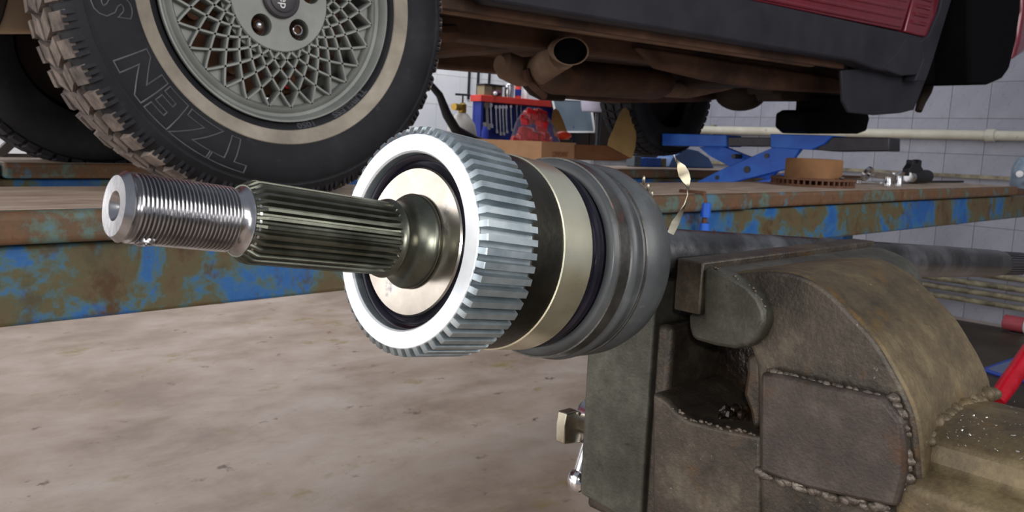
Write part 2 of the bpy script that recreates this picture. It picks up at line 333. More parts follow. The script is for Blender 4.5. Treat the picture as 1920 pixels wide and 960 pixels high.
jprism([(1290, 356), (1520, 366), (1520, 376), (1290, 366)], XJ-0.06, 0.16).build('base_rail', m_blue, jk, bevel=0.004)
jprism([(1400, 345), (1470, 325), (1500, 345), (1480, 360), (1400, 362)], XJ+0.02, 0.05).build('base_bracket', m_blue, jk, bevel=0.004)
for x, y, r in ((1400, 318, 0.016), (1375, 293, 0.011), (1437, 292, 0.011), (1344, 333, 0.010)):
    c = jp(x, y, XJ-0.05); MB().cyl(c, c+Vector((0.09, 0, 0)), r, 18).build('pivot_pin', m_darkmetal, jk)
for x in (1476, 1490):
    c = jp(x, 286, XJ-0.02); MB().cyl(c+Vector((0, 0, -0.04)), c+Vector((0, 0, 0.03)), 0.012, 12).build('guide_bolt', m_darkmetal, jk)
for a, b in (((1620, 250, 1), (1660, 250, 1)), ): pass
jp1, jp2 = jp(1250, 371, XJ+0.03), jp(1520, 371, XJ+0.03)
MB().box((XJ-0.05, 1.5725, 0.96), (XJ+0.11, 1.60, 0.99)).build('rail_hook', m_darkmetal, jk)
MB().box((XJ-0.05, 2.46, 0.96), (XJ+0.11, 2.4875, 0.99)).build('rail_hook', m_darkmetal, jk)
MB().box((XJ-0.03, 1.5725, 0.99), (XJ+0.09, 2.4875, 1.03)).build('cross_rail', m_blue, jk, bevel=0.003)

# ================================================================== the car
HUB = dep(525, -2, 1.35); HX, HY, HZ = HUB
car = thing('car', (HX, HY, ZP), 'red off-road car with muddy underside raised on the lift', 'car')
# --- wheels
def tyre_profile(R, w):
    return [(0.012, 0.200), (0.000, 0.206), (-0.008, 0.212), (-0.015, 0.222), (-0.0215, 0.236), (-0.026, 0.246), (-0.031, 0.262), (-0.034, 0.280), (-0.031, 0.298), (-0.0255, 0.310), (-0.0235, 0.3115), (-0.0225, 0.3150), (-0.0235, 0.3170),
            (-0.017, 0.326), (-0.006, R-0.016), (0.008, R-0.010), (0.04, R-0.009), (w*0.5, R-0.008), (w-0.05, R-0.009), (w-0.018, R-0.012), (w+0.008, R-0.03), (w+0.022, 0.28), (w+0.014, 0.236), (w, 0.205)]
R0, WT = 0.352, 0.20
def flat(b, c):                                                   # the tyre stands on the deck: press the contact patch flat
    lo = ZP+0.001
    for v in b.v:
        if v.z < lo+0.004: v.z = lo if v.z < lo else v.z
    return b
def wheel(cx, cy, cz, side, hero, name='tyre'):
    c = Vector((cx, cy, cz)); ax = Vector((0, side, 0))
    b = MB().lathe(c, ax, tyre_profile(R0, WT), 120); flat(b, c)
    ty = b.build(name, m_tyre, car, ang=50)
    def P(t, r, a): return c+ax*t+Vector((math.sin(a)*r, 0, -math.cos(a)*r))     # a = 0 is straight down
    # tread blocks
    tb = MB(); td = MB(); n = 54
    for i in range(n):
        a = 2*PI*i/n; da = 2*PI/n
        for (t0, t1, f0, f1, sk) in ((-0.004, 0.038, 0.08, 0.86, 0.0), (0.046, 0.088, 0.05, 0.90, 0.35), (0.096, 0.140, 0.05, 0.9, -0.35), (0.148, WT+0.002, 0.08, 0.86, 0.0)):
            for g in (0,):
                q = []
                for rr, ins in ((R0-0.014, 0.0), (R0, 0.06)):
                    for t, s in ((t0, 0), (t1, 1)):
                        tt = t+(0.003 if (t == t0 and rr == R0) else 0)-(0.003 if (t == t1 and rr == R0) else 0)
                        drop = 0.006 if (t == -0.004 or t == WT+0.002) else 0
                        for f in (f0+ins, f1-ins):
                            jr = random.uniform(-0.0012, 0.0012) if rr == R0 else 0
                            q.append(P(tt, rr-drop+jr, a+(f+sk*(s-0.5))*da))
                tb.add(q, [(0, 1, 3, 2), (4, 6, 7, 5), (0, 4, 5, 1), (2, 3, 7, 6), (0, 2, 6, 4), (1, 5, 7, 3)])
        for k in range(3):                                          # ribs down the shoulder
            f = 0.14+0.26*k; w2 = 0.15
            q = [P(t, r, a+ff*da) for ff in (f, f+w2) for t, r in ((-0.003, R0-0.008), (-0.012, R0-0.017), (-0.0190, 0.3215), (-0.0140, 0.3215), (0.006, R0-0.016))]
            td.add(q, [(0, 1, 2, 3, 4), (9, 8, 7, 6, 5)]+[(i2, i2+5, (i2+1) % 5+5, (i2+1) % 5) for i2 in range(5)])
    flat(tb, c); flat(td, c)
    stuff(tb.build('tread_blocks', m_tread if hero else m_tread_d, ty, smooth=False)); stuff(td.build('shoulder_ribs', m_tread_d, ty, smooth=False))
    if not hero:
        MB().lathe(c, ax, [(0.03, 0.206), (0.05, 0.19), (0.10, 0.18), (0.12, 0.09), (0.13, 0.02)], 48, cap1=True).build('wheel_back', m_under, ty)
        return ty
    # pale band
    MB().lathe(c, ax, [(-0.0150, 0.2215), (-0.0172, 0.2225), (-0.0225, 0.2340), (-0.0270, 0.2445), (-0.0258, 0.2460)], 120).build('sidewall_band', m_white, ty)
    # raised outline lettering, tops outward, read clockwise
    def ring_text(txt, size, r0, a_mid, shear=0, bev=0.0011, squeeze=1.0, tz=None):
        vs, fs = text_mesh(txt, size, bev, True, shear=shear, bold=0.05 if size > 0.03 else 0); out = []
        prof = sorted([(r, t) for t, r in tyre_profile(R0, WT)[:12]])
        for v in vs:
            r = r0+v.y; a = a_mid+v.x*squeeze/r0
            t = prof[-1][1]
            for (ra, ta), (rb, tb_) in zip(prof, prof[1:]):
                if ra <= r <= rb: t = ta+(tb_-ta)*(r-ra)/(rb-ra+1e-9); break
            t = t-v.z-0.0006
            out.append(c+ax*t+Vector((-math.sin(a)*r, 0, -math.cos(a)*r)))
        return MB().add(out, fs)
    for ch, am in (('T', 21), ('Z', 33.5), ('E', 45.5), ('N', 58)): ring_text(ch, 0.066, 0.277, math.radians(am), squeeze=1.3, bev=0.0009).build('lettering', m_edge, ty)
    for ch, am in (('S', 78), ('u', 87.5)): ring_text(ch, 0.066, 0.278, math.radians(am), shear=0.25, squeeze=1.05, bev=0.0009).build('lettering', m_edge, ty)
    ring_text('TUBELESS', 0.013, 0.2145, math.radians(-38), bev=0.0004, squeeze=1.5).build('lettering', m_edge, ty)
    ring_text('1050', 0.013, 0.2145, math.radians(-12), bev=0.0004, squeeze=1.4).build('lettering', m_edge, ty)
    # rim
    MB().lathe(c, ax, [(-0.004, 0.2035), (-0.010, 0.2085), (-0.014, 0.2075), (-0.014, 0.2045), (-0.007, 0.2005), (0.002, 0.1985), (0.004, 0.193), (-0.001, 0.1875), (-0.002, 0.184), (0.006, 0.1795), (0.03, 0.178), (0.09, 0.172), (0.16, 0.178)], 120).build('rim', m_rimc, ty, ang=40)
    NB = 28; half = PI/NB
    LV = (0.0745, 0.088, 0.1015, 0.1165, 0.1335, 0.1545, 0.183, 0.215)
    def rt_(j):
        k = min(6, max(0, int(math.floor(j))+1)); return LV[k]+(LV[min(k+1, 7)]-LV[k])*(j+1-k)
    sp = MB()
    for i in range(NB):
        for sgn in (1, -1):
            rows = []
            K = 12
            for k in range(K+1):
                j = -0.3+(5.08+0.3)*k/K; r = rt_(j); a = (2*i)*half+sgn*j*half
                r1 = rt_(j+0.05); a1 = (2*i)*half+sgn*(j+0.05)*half
                p0 = P(0, r, a); d = (P(0, r1, a1)-p0).normalized(); w = d.cross(ax).normalized()
                wd = 0.0027; zz = -0.001+0.0
                rows.append([p0+ax*(zz+0.020)-w*(wd*1.15), p0+ax*(zz+0.003)-w*wd, p0+ax*zz-w*wd*0.6, p0+ax*zz+w*wd*0.6, p0+ax*(zz+0.003)+w*wd, p0+ax*(zz+0.020)+w*(wd*1.15)])
            sp.rings(rows)
    sp.build('spoke_lattice', m_rimc, ty, ang=50)
    wb_ = MB()
    for i in range(NB):                                            # solid webs at the rim ends of the lattice
        a = (2*i)*half
        pts = [P(0.010, rt_(4.02), a)] + [P(0.010, 0.186, a+s*half) for s in (-0.95, 0.95)]
        wb_.prism(pts, ax*0.012)
    stuff(wb_.build('lattice_webs', m_rimc, ty, smooth=False))
    MB().lathe(c, ax, [(0.010, 0.080), (0.010, 0.1000), (0.02, 0.1000)], 84).build('recess_floor', m_rimc, ty)
    hb = MB().lathe(c, ax, [(0.018, 0.090), (0.001, 0.0905), (-0.002, 0.088), (-0.003, 0.034), (-0.003, 0.028), (0.018, 0.028)], 96); hb.f.append(tuple(range(96)))
    hb = MB().lathe(c, ax, [(0.030, 0.0885), (0.001, 0.0890), (-0.002, 0.0870)], 96, True, True).build('hub_disc', m_rimc, ty)
    cut(hb, [MB().cyl(P(-0.02, 0.0585, PI/5+2*PI*k/5), P(0.026, 0.0585, PI/5+2*PI*k/5), 0.0185, 28) for k in range(5)])
    for k in range(5):
        a = PI/5+2*PI*k/5
        MB().lathe(P(0, 0.0585, a), ax, [(0.0255, 0.018), (0.0255, 0.001)], 24, False, True).build('nut_well', m_drum, ty)
        nut = MB().lathe(P(0, 0.0585, a), ax, [(0.026, 0.0105), (0.010, 0.0105), (0.007, 0.009)], 6, True, True).build('lug_nut', m_drum, ty, smooth=False)
        if k == 4: MB().ball(P(0.008, 0.0585, a), 0.0075, 0.006, 0.0075).build('nut_cap', m_chrome, nut)
        else: MB().lathe(P(0, 0.0585, a), ax, [(0.008, 0.0095), (0.002, 0.0095), (0.001, 0.0085), (0.002, 0.0070), (0.009, 0.0068)], 24, False, True).build('nut_sleeve', m_chrome, nut)
    cp = MB().lathe(c, ax, [(0.0, 0.0335), (-0.008, 0.0325), (-0.0105, 0.030), (-0.0112, 0.024), (-0.0135, 0.0232), (-0.0140, 0.021)], 64, False, True).build('centre_cap', m_cap, ty)
    vs, fs = text_mesh('Jeep', 0.0205, extrude=0.0004)
    MB().add([c+ax*(-0.0142-v.z)+Vector((v.y, 0, -v.x)) for v in vs], fs).build('cap_lettering', m_whiteplastic, cp, smooth=False)
    MB().lathe(c, ax, [(0.070, 0.165), (0.060, 0.160), (0.055, 0.12), (0.050, 0.05)], 48, True, True).build('brake_drum', m_drum, ty)
    for k, a in enumerate((0.3, 0.9, 1.6, 2.4, -0.5, -1.3, -2.2)): MB().cyl(P(0.045, 0.135, a), P(0.06, 0.135, a), 0.012, 10).build('drum_bolt', m_rust, ty)
    MB().ball(P(0.05, 0.143, 0.28), 0.010, 0.004, 0.010, 10, 6).build('red_plug', m_plasticred, ty)
    return ty
wheel(HX, HY, HZ, 1, True)
wheel(HX+0.03, 2.72, HZ, -1, False)
wheel(3.36, 2.70, HZ+0.085, -1, False)
# --- near side panels (car nose slightly raised by the jack)
YS = 1.33
MB().prism(px(1, YS, [(835, -60), (931, 5), (1360, 75), (1600, 114), (1642, 130), (1700, 140), (1738, 100), (1742, 72), (1692, 60), (1400, -3), (1250, -60)]), (0, 0.07, 0)).build('sill', m_sill, car, bevel=0.008)
MB().prism(px(1, YS-0.005, [(1725, 78), (1742, 66), (1762, 20), (1775, -40), (1797, -40), (1772, 40), (1750, 112), (1736, 152), (1716, 152), (1732, 112)]), (0, 0.05, 0)).build('wheel_arch_flare', m_sill, car, bevel=0.005)
MB().prism(px(1, YS-0.002, [(1652, 128), (1684, 98), (1700, 70), (1724, 74), (1736, 80), (1738, 112), (1725, 140), (1690, 142)]), (0, 0.05, 0)).build('sill_end_cap', m_sill, car, bevel=0.005)
MB().prism(px(1, YS+0.05, [(1578, 132), (1640, 126), (1700, 130), (1736, 118), (1736, 150), (1714, 206), (1690, 212), (1640, 216), (1592, 211), (1581, 190)]), (0, 0.012, 0)).build('mud_flap', m_sill, car, bevel=0.004)
door = MB().prism(px(1, YS+0.005, [(1300, -45), (1400, -2), (1690, 58), (1708, 0), (1720, -45)]), (0, 0.08, 0)).build('door', m_red, car, bevel=0.004)
for k in range(4):
    y0 = 50-16*k
    a = on(1, 1420+0*k, y0-58+0.2*0, YS); 
    pa, pb = on(1, 1380, y0-64, YS+0.004), on(1, 1688+k*4, y0-1, YS+0.004)
    MB().tube([pa, pb], 0.007, 8).build('door_rib', m_red, door)
fen = MB().prism(px(1, YS+0.005, [(1697, 60), (1735, 70), (1748, 60), (1772, -45), (1724, -45), (1712, 0)]), (0, 0.08, 0)).build('front_fender', m_red, car, bevel=0.006)
for k in range(4):
    pa, pb = on(1, 1708+k*5, 40-15*k, YS+0.004), on(1, 1735+k*4, 46-15*k, YS+0.004)
    MB().tube([pa, pb], 0.008, 8).build('fender_rib', m_red, fen)
MB().prism(px(1, 1.40, [(1780, -60), (1755, 40), (1738, 112), (1738, 150), (1760, 160), (1850, 159), (1850, -60)]), (0, 0.4, 0)).build('wheel_arch_liner', m_black, car, bevel=0.01)
MB().prism(px(1, 1.26, [(1822, -60), (1818, 40), (1818, 159.5), (1855, 159), (1880, 148), (1893, 130), (1905, 80), (1914, 20), (1917, -60)]), (0, 0.4, 0)).build('fender_shield', m_black, car, bevel=0.015)
MB().prism(px(1, 1.25, [(1899, 114), (1911, 72), (1919, 20), (1921, -60), (1940, -60), (1940, 60), (1926, 96)]), (0, 1.5, 0)).build('front_bumper', m_red, car, bevel=0.02)
# body above the sill: side panels with rear wheel arches, glass, roof, bonnet
zr = 2.02
def side(y, nm='side_panel'):
    pts = [(-0.75, y, zr), (-0.75, y, 1.60)]
    pts += [(HX+0.44*math.cos(a), y, HZ+0.44*math.sin(a)) for a in [PI-0.35-(PI-0.70)*k/16 for k in range(17)]]
    pts += [(2.0, y, 1.70), (3.0, y, 1.80), (3.0, y, zr)]
    return MB().prism(pts, (0, 0.03, 0)).build(nm, m_red, car, bevel=0.004)
side(YS+0.03); side(2.70)
for y in (YS+0.06, 2.68):
    MB().prism([(-0.70, y, zr), (2.55, y, zr), (2.15, y, zr+0.42), (-0.55, y, zr+0.42)], (0, 0.012, 0)).build('side_glass', m_screen, car, smooth=False)
MB().box((-0.6, YS+0.06, zr+0.42), (2.2, 2.70, zr+0.47)).build('roof', m_red, car, bevel=0.02)
MB().box((2.5, YS+0.03, zr), (4.55, 2.72, zr+0.06)).build('bonnet', m_red, car, bevel=0.02)
MB().box((-0.78, YS+0.05, 1.62), (-0.74, 2.72, zr+0.42)).build('tailgate', m_red, car, bevel=0.01)
b = MB()
pts = [on(1, x, y, 1.5) for x, y in ((1752, 90), (1745, 120), (1745, 150), (1736, 170), (1728, 190), (1722, 208))]
b.tube(pts, [0.018, 0.030, 0.022, 0.028, 0.020, 0.016], 9); b.build('brake_bracket', m_under, car)
# --- underside
zA, zB = on(1, 931, 8, 1.40).z, on(1, 1600, 118, 1.40).z
def fl(x): return zA+(zB-zA)*(x-1.1)/(2.9-1.1)
MB().prism([(-0.4, 1.40, fl(-0.4)), (3.0, 1.40, fl(3.0)), (3.0, 1.40, fl(3.0)+0.05), (-0.4, 1.40, fl(-0.4)+0.05)], (0, 1.37, 0)).build('floor_pan', m_rusty, car)
def rail(name, y0, y1, x0, x1, dz0, dz1, mat, bev=0.012):
    return MB().prism([(x0, y0, fl(x0)+dz0), (x1, y0, fl(x1)+dz0), (x1, y0, fl(x1)+dz1), (x0, y0, fl(x0)+dz1)], (0, y1-y0, 0)).build(name, mat, car, bevel=bev)
rail('pinch_flange', 1.395, 1.415, 0.95, 2.9, -0.03, 0.03, m_rusty, 0.003)
rail('frame_rail', 1.66, 1.76, 1.0, 3.4, -0.05, 0.01, m_rusty)
rail('frame_rail', 2.45, 2.55, 0.9, 3.4, -0.055, 0.01, m_rusty)
rail('crossmember', 1.70, 2.45, 1.55, 1.65, -0.05, 0.01, m_rusty)
rail('crossmember', 1.70, 2.45, 2.72, 2.90, -0.09, 0.01, m_under)
rail('floor_rib', 1.79, 1.83, 1.0, 2.9, -0.02, 0.01, m_rusty)
rail('floor_rib', 1.50, 1.54, 1.0, 2.9, -0.018, 0.01, m_mud)
# rear axle and spring
MB().cyl((HX, 1.45, HZ), (HX, 2.62, HZ), 0.045, 20).build('rear_axle', m_under, car)
MB().tube([(HX+0.62, 1.62, HZ+0.04), (HX+0.35, 1.62, HZ-0.0), (HX, 1.62, HZ-0.02)], 0.022, 8).build('leaf_spring', m_rusty, car)
MB().prism(px(1, 1.75, [(-120, -80), (95, -80), (95, 60), (-120, 60)]), (0, 0.06, 0)).build('fuel_tank_shield', m_tan, car, bevel=0.008)
MB().prism(px(1, 1.70, [(-60, -60), (8, -60), (16, 0), (8, 30), (0, 50), (-60, 60)]), (0, 0.03, 0)).build('shackle', m_under, car, bevel=0.004)
# exhaust: muffler lying lengthwise, and a pipe whose oval mouth faces the near side
def up(x, y, Y=1.95): return on(1, x, y, Y)
mu0, mu1 = up(1035, 143, 2.0), up(1232, 158, 2.0)
e3 = (mu1-mu0).normalized(); L_ = (mu1-mu0).length
b = MB(); rs = []
for t, r in ((0, 0.5), (0.01, 0.85), (0.03, 1), (L_-0.03, 1), (L_-0.01, 0.85), (L_, 0.4)):
    rs.append([mu0+e3*t+Vector((0, math.cos(2*PI*k/28)*0.11*r, math.sin(2*PI*k/28)*0.062*r)) for k in range(28)])
b.rings(rs).build('muffler', m_rusty, car)
MB().tube([up(1225, 165, 2.0), up(1290, 170, 2.0), up(1350, 158, 2.0), up(1420, 140, 1.95), up(1480, 130, 1.9)], 0.032, 14).build('exhaust_pipe', m_mud, car)
a0, a1, a2, a3, a4 = up(945, 122, 1.92), up(975, 135, 1.9), up(1010, 132, 1.86), up(1040, 110, 1.70), up(1070, 96, 1.56)
elb = MB().tube([a0-Vector((0.02, 0, 0)), a0, a1, a2, a3, a3.lerp(a4, 0.55)], [0.028, 0.044, 0.047, 0.046, 0.046, 0.042], 18).build('exhaust_elbow', m_mud, car)
vd = (C-a4).normalized(); vd = (vd+Vector((0.20, -0.10, -0.02))).normalized()
s1 = vd.cross(Vector((0, 0, 1))).normalized(); s2 = s1.cross(vd)
rs = []
for t, r in ((-0.09, 0.95), (-0.02, 1.04), (0.0, 1.03), (0.0, 0.97), (-0.03, 0.95)):
    rs.append([a4+vd*t+s1*(math.cos(2*PI*k/28)*0.050*r)+s2*(math.sin(2*PI*k/28)*0.037*r) for k in range(28)])
tip = MB().rings(rs, True, False, False).build('exhaust_mouth', m_mud, car)
MB().rings([[a4+vd*t+s1*(math.cos(2*PI*k/28)*0.0462)+s2*(math.sin(2*PI*k/28)*0.0340) for k in range(28)] for t in (-0.004, -0.028)], True, False, True).build('exhaust_bore', m_black, tip)  # shallow black cap; the dark of a deep hole is put into its colour
MB().tube([up(985, 130, 1.84), up(990, 150, 1.84), up(1002, 165, 1.86), up(1020, 180, 1.9)], 0.012, 8).build('exhaust_hanger', m_rusty, car)
MB().prism(px(1, 2.1, [(985, 160), (1020, 158), (1065, 172), (1060, 190), (1020, 188), (1000, 178)]), (0, 0.025, 0)).build('hanger_bracket', m_under, car, bevel=0.006)
MB().prism(px(1, 2.2, [(1050, 160), (1345, 165), (1360, 185), (1320, 191), (1180, 193), (1060, 182)]), (0, 0.12, 0)).build('transmission_skid', m_rusty, car, bevel=0.02)
tcx = up(1388, 178, 2.1); MB().ball(tcx, 0.11, 0.12, 0.075, 20, 12).build('transfer_case', m_under, car)
MB().prism(px(1, 1.75, [(1440, 120), (1590, 112), (1640, 135), (1640, 190), (1466, 190), (1462, 176), (1448, 176)]), (0, 0.12, 0)).build('front_crossmember', m_under, car, bevel=0.01)
MB().prism(px(1, 1.62, [(1200, 88), (1440, 125), (1600, 150), (1600, 176), (1440, 168), (1330, 150), (1240, 128)]), (0, 0.04, 0)).build('control_arm', m_rusty, car, bevel=0.01)
# steering knuckle and axle end standing on the jack
MB().prism(px(1, 1.68, [(1548, 180), (1590, 178), (1592, 205), (1628, 208), (1632, 222), (1626, 246), (1612, 251), (1520, 251), (1508, 240), (1510, 212), (1520, 206), (1546, 206)]), (0, 0.14, 0)).build('axle_end', m_black, car, bevel=0.012)
MB().cyl((3.33, 1.75, HZ+0.10), (3.33, 2.50, HZ+0.10), 0.04, 16).build('front_axle', m_black, car)

# ================================================================== vise
S0, S1 = dep(1267, 476, 0.5), dep(1892, 494, 0.943); SD = (S1-S0).normalized()
XN = on(1, 1270, 480, S0.y-0.0165).x
XF = on(1, 1220, 700, S0.y+0.0165).x
vi = thing('bench_vise', (0.47, 0.22, 0), 'heavy grimy welded iron bench vise gripping the axle shaft', 'vise')
YI0, YI1 = S0.y-0.0165, S0.y-0.0165-0.0185
ztop = on(1, 1270, 484, YI0).z
# jaw strip
MB().box((XN, YI1, ztop-0.0315), (XN+0.232, YI0, ztop)).build('jaw_strip', m_iron, vi, bevel=0.0012)
# rounded jaw head
hd = px(0, XN+0.0005, [(1319.5, 503), (1345, 507), (1372, 519), (1401, 536), (1421, 557), (1433, 584), (1435, 607), (1423, 633), (1404, 650), (1376, 655), (1340, 649), (1306, 639), (1296, 633), (1291, 612), (1290, 588), (1318, 590)])
MB().prism(hd, (0.222, 0, 0)).build('jaw_head', m_viron2, vi, bevel=0.0025, seg=3)
# gooseneck body
XB = XN+0.010
def smoothpts(pts, n=4):
    out = []
    for i in range(len(pts)-1):
        p0, p1, p2, p3 = pts[max(i-1, 0)], pts[i], pts[i+1], pts[min(i+2, len(pts)-1)]
        for k in range(n):
            t = k/n; out.append(tuple(0.5*((2*b_)+(-a_+c_)*t+(2*a_-5*b_+4*c_-d_)*t*t+(-a_+3*b_-3*c_+d_)*t**3) for a_, b_, c_, d_ in zip(p0, p1, p2, p3)))
    return out+[pts[-1]]
bd = px(0, XB, smoothpts([(1350, 512), (1400, 508), (1450, 506), (1500, 514), (1550, 541), (1600, 590), (1645, 640), (1678, 695), (1704, 745), (1722, 800), (1732, 900)])+[(1732, 1150), (1440, 1150), (1424, 960), (1420, 800), (1418, 690), (1405, 650), (1360, 640)])
gn = MB().prism(bd, (0.108, 0, 0)).build('gooseneck', m_vtop, vi, bevel=0.007, seg=4)
gn.data.materials.append(m_iron)                                       # bare iron on the flank, dust on the back
for f in gn.data.polygons:
    if f.normal.x < -0.7: f.material_index = 1
# welded square plate
XPp = XN+0.001
plp = [(1426, 698), (1480, 706), (1540, 722), (1600, 734), (1652, 745), (1688, 790), (1696, 840), (1696, 890), (1680, 952), (1600, 936), (1510, 915), (1424, 884)]
pl_ = MB().prism(px(0, XPp, plp), (0.014, 0, 0)).build('welded_plate', m_vplate, vi, bevel=0.002)
def bead(pts, X, r, step=0.0032):
    b = MB(); w = [on(0, x, y, X) for x, y in pts]
    for a, c in zip(w, w[1:]):
        n = max(1, int((c-a).length/step))
        for i in range(n):
            q = a.lerp(c, i/n)+Vector((random.uniform(-0.0006, 0.001), random.uniform(-0.0012, 0.0012), random.uniform(-0.0012, 0.0012)))
            rr = r*random.uniform(0.65, 1.15); b.ball(q, rr*0.7, rr*1.3, rr*0.85, 7, 5, 0.12)
    return b.build('weld_bead', m_weld, vi, ang=60)
bead([(1440, 699), (1540, 720), (1655, 745)], XPp+0.004, 0.0022)
bead([(1672, 752), (1692, 800), (1700, 880), (1684, 950)], XPp+0.006, 0.0034)
bead([(1424, 887), (1510, 918), (1600, 940), (1676, 960)], XPp+0.003, 0.0030)
bead([(1335, 504), (1372, 518), (1401, 535), (1422, 557), (1434, 585)], XN+0.0022, 0.0009, 0.0018)
# slide: stepped bar running towards the near right
zt = on(0, 1810, 800, XB).z; zt2 = on(0, 1880, 745, XB+0.10).z
y1 = on(0, 1700, 800, XB).y
za = on(0, 1875, 748, XB+0.095).z; print('slide', zt, zt2, za)
prof = [(XB-0.004, za-0.20), (XB-0.004, za-0.028), (XB+0.002, za-0.022), (XB+0.010, za-0.020), (XB+0.014, za-0.006), (XB+0.026, za), (XB+0.060, za+0.003), (XB+0.095, za-0.002), (XB+0.108, za-0.012), (XB+0.108, za-0.20)]
MB().prism([(x, y1, z) for x, z in prof], (0, -0.55, 0)).build('slide_bar', m_vtop, vi, bevel=0.003, seg=3)
sc_ = MB()
yk = min(bd[:36], key=lambda p_: abs(p_.z-za)).y
for i in range(34):                                                 # lumpy fillet where the neck is welded to the slide
    t = i/33
    sc_.ball((XB+0.014+0.092*t, yk+random.uniform(-0.002, 0.001), za-0.002+0.002*math.sin(3*t)+random.uniform(-0.001, 0.001)-(0.006 if t < 0.1 else 0)), 0.0048, 0.0050*random.uniform(0.8, 1.3), 0.0042*random.uniform(0.7, 1.2), 9, 6, 0.1)
sc_.build('weld_fillet', m_vtop, vi, ang=70)
# base body below the jaws
bs = px(0, XB+0.002, [(1222, 735), (1250, 750), (1268, 770), (1292, 787), (1350, 802), (1428, 817), (1428, 1150), (1222, 1150)])
MB().prism(bs, (0.12, 0, 0)).build('base_body', m_iron, vi, bevel=0.003, seg=3)
bead([(1262, 764), (1292, 786), (1350, 801), (1420, 815)], XB+0.003, 0.0012, 0.002)
ch = px(0, XB+0.075, [(1300, 640), (1450, 640), (1450, 850), (1300, 850)])
MB().prism(ch, (0.05, 0, 0)).build('guide_channel', m_grease, vi)
MB().prism(px(0, XB+0.012, [(1398, 668), (1426, 655), (1430, 800), (1410, 806), (1404, 770), (1392, 740), (1398, 700)]), (0.03, 0, 0)).build('channel_lip', m_iron, vi, bevel=0.003)
gb = MB()
for i in range(40):
    q = on(0, random.uniform(1330, 1405), random.uniform(765, 792), XB+random.uniform(0.02, 0.05)); gb.ball(q, 0.004*random.uniform(0.4, 1), None, 0.003, 7, 5, 0.25)
stuff(gb.build('grease_lumps', m_grease, vi))
# far jaw, its end face towards us
YG = S0.y+0.0165
fj = px(0, XF, [(1085, 560), (1220, 560), (1220, 1010), (1165, 972), (1140, 956), (1090, 928), (1086, 918)])
fj[0].z = fj[1].z = ztop-0.006; fj[1].y = YG; fj[2].y = YG; fj[0].y = fj[-1].y
MB().prism(fj, (0.03, 0, 0)).build('far_jaw', m_viron2, vi, bevel=0.004, seg=3)
MB().box((XF+0.012, YG+0.0008, 0.93), (XF+0.20, YG+0.06, ztop-0.008)).build('far_jaw_body', m_iron, vi, bevel=0.003)
MB().box((XF+0.004, YG-0.012, 0.90), (XF+0.16, YG+0.002, on(0, 1240, 603, XF+0.01).z)).build('jaw_web', m_iron, vi, bevel=0.004)
# screw and handle behind the far jaw
yh = YG+0.098
hc = on(1, 1100, 790, yh); hb_ = on(1, 1085, 893, yh)
MB().cyl(hc+Vector((0.01, -0.04, 0.0)), hc+Vector((0.01, 0.010, 0.0)), 0.016, 24).build('screw_head', m_chrome, vi, bevel=0.003)
hh = MB().tube([hc+Vector((0.01, 0.0, 0.055)), hc+Vector((0.01, 0, 0)), hb_], 0.0055, 12).build('handle', m_chrome, vi)
MB().ball(hb_+Vector((0, 0, -0.004)), 0.0095, 0.0095, 0.011).build('handle_ball', m_chrome, hh)
shp = px(1, yh+0.004, [(1063, 776), (1085, 770), (1092, 830), (1058, 834), (1059, 800)])
MB().prism(shp, (0, 0.01, 0)).build('collar_shard', m_ribbon, vi, bevel=0.001)
# pedestal under the vise
MB().box((0.44, 0.10, 0), (0.56, 0.26, 0.90)).build('pedestal', m_viron2, vi, bevel=0.004)
MB().box((0.36, 0.02, 0), (0.64, 0.34, 0.015)).build('foot_plate', m_viron2, vi, bevel=0.003)
fb = MB()                                                            # bright filings scattered on the slide
for i in range(130):
    q = Vector((XB+0.012+0.08*abs(random.gauss(0, 0.4)), y1-0.012-abs(random.gauss(0, 0.03)), za+0.0018)); 
    q.x = min(q.x, XB+0.09)
    if q.x < XB+0.026: q.z = za-0.006+0.006*(q.x-XB-0.014)/0.012+0.0015
    s = random.uniform(0.0003, 0.0011)
    fb.add([q+Vector((random.uniform(-s, s), random.uniform(-s, s), random.uniform(-s/2, s/2))) for _ in range(4)], [(0, 1, 2), (0, 2, 3), (0, 3, 1), (1, 3, 2)])
stuff(fb.build('metal_filings', m_filing, smooth=False)); tag(bpy.data.objects['metal_filings'], 'bright metal filings scattered on the vise slide', 'filings', kind='stuff')

# ================================================================== the drive axle in the vise
O = dep(757, 451, 0.357); ST = dep(214, 386, 0.2675)
D = (O-ST).normalized(); TE = -(O-ST).length
ca = thing('drive_axle', tuple(O), 'steel drive axle with toothed sensor ring and rubber boot held in the vise', 'axle')
def L(prof, name, mat, n=96, parent=ca, c0=False, c1=False, ang=32, bevel=0): return MB().lathe(O, D, prof, n, c0, c1).build(name, mat, parent, ang=ang, bevel=bevel)
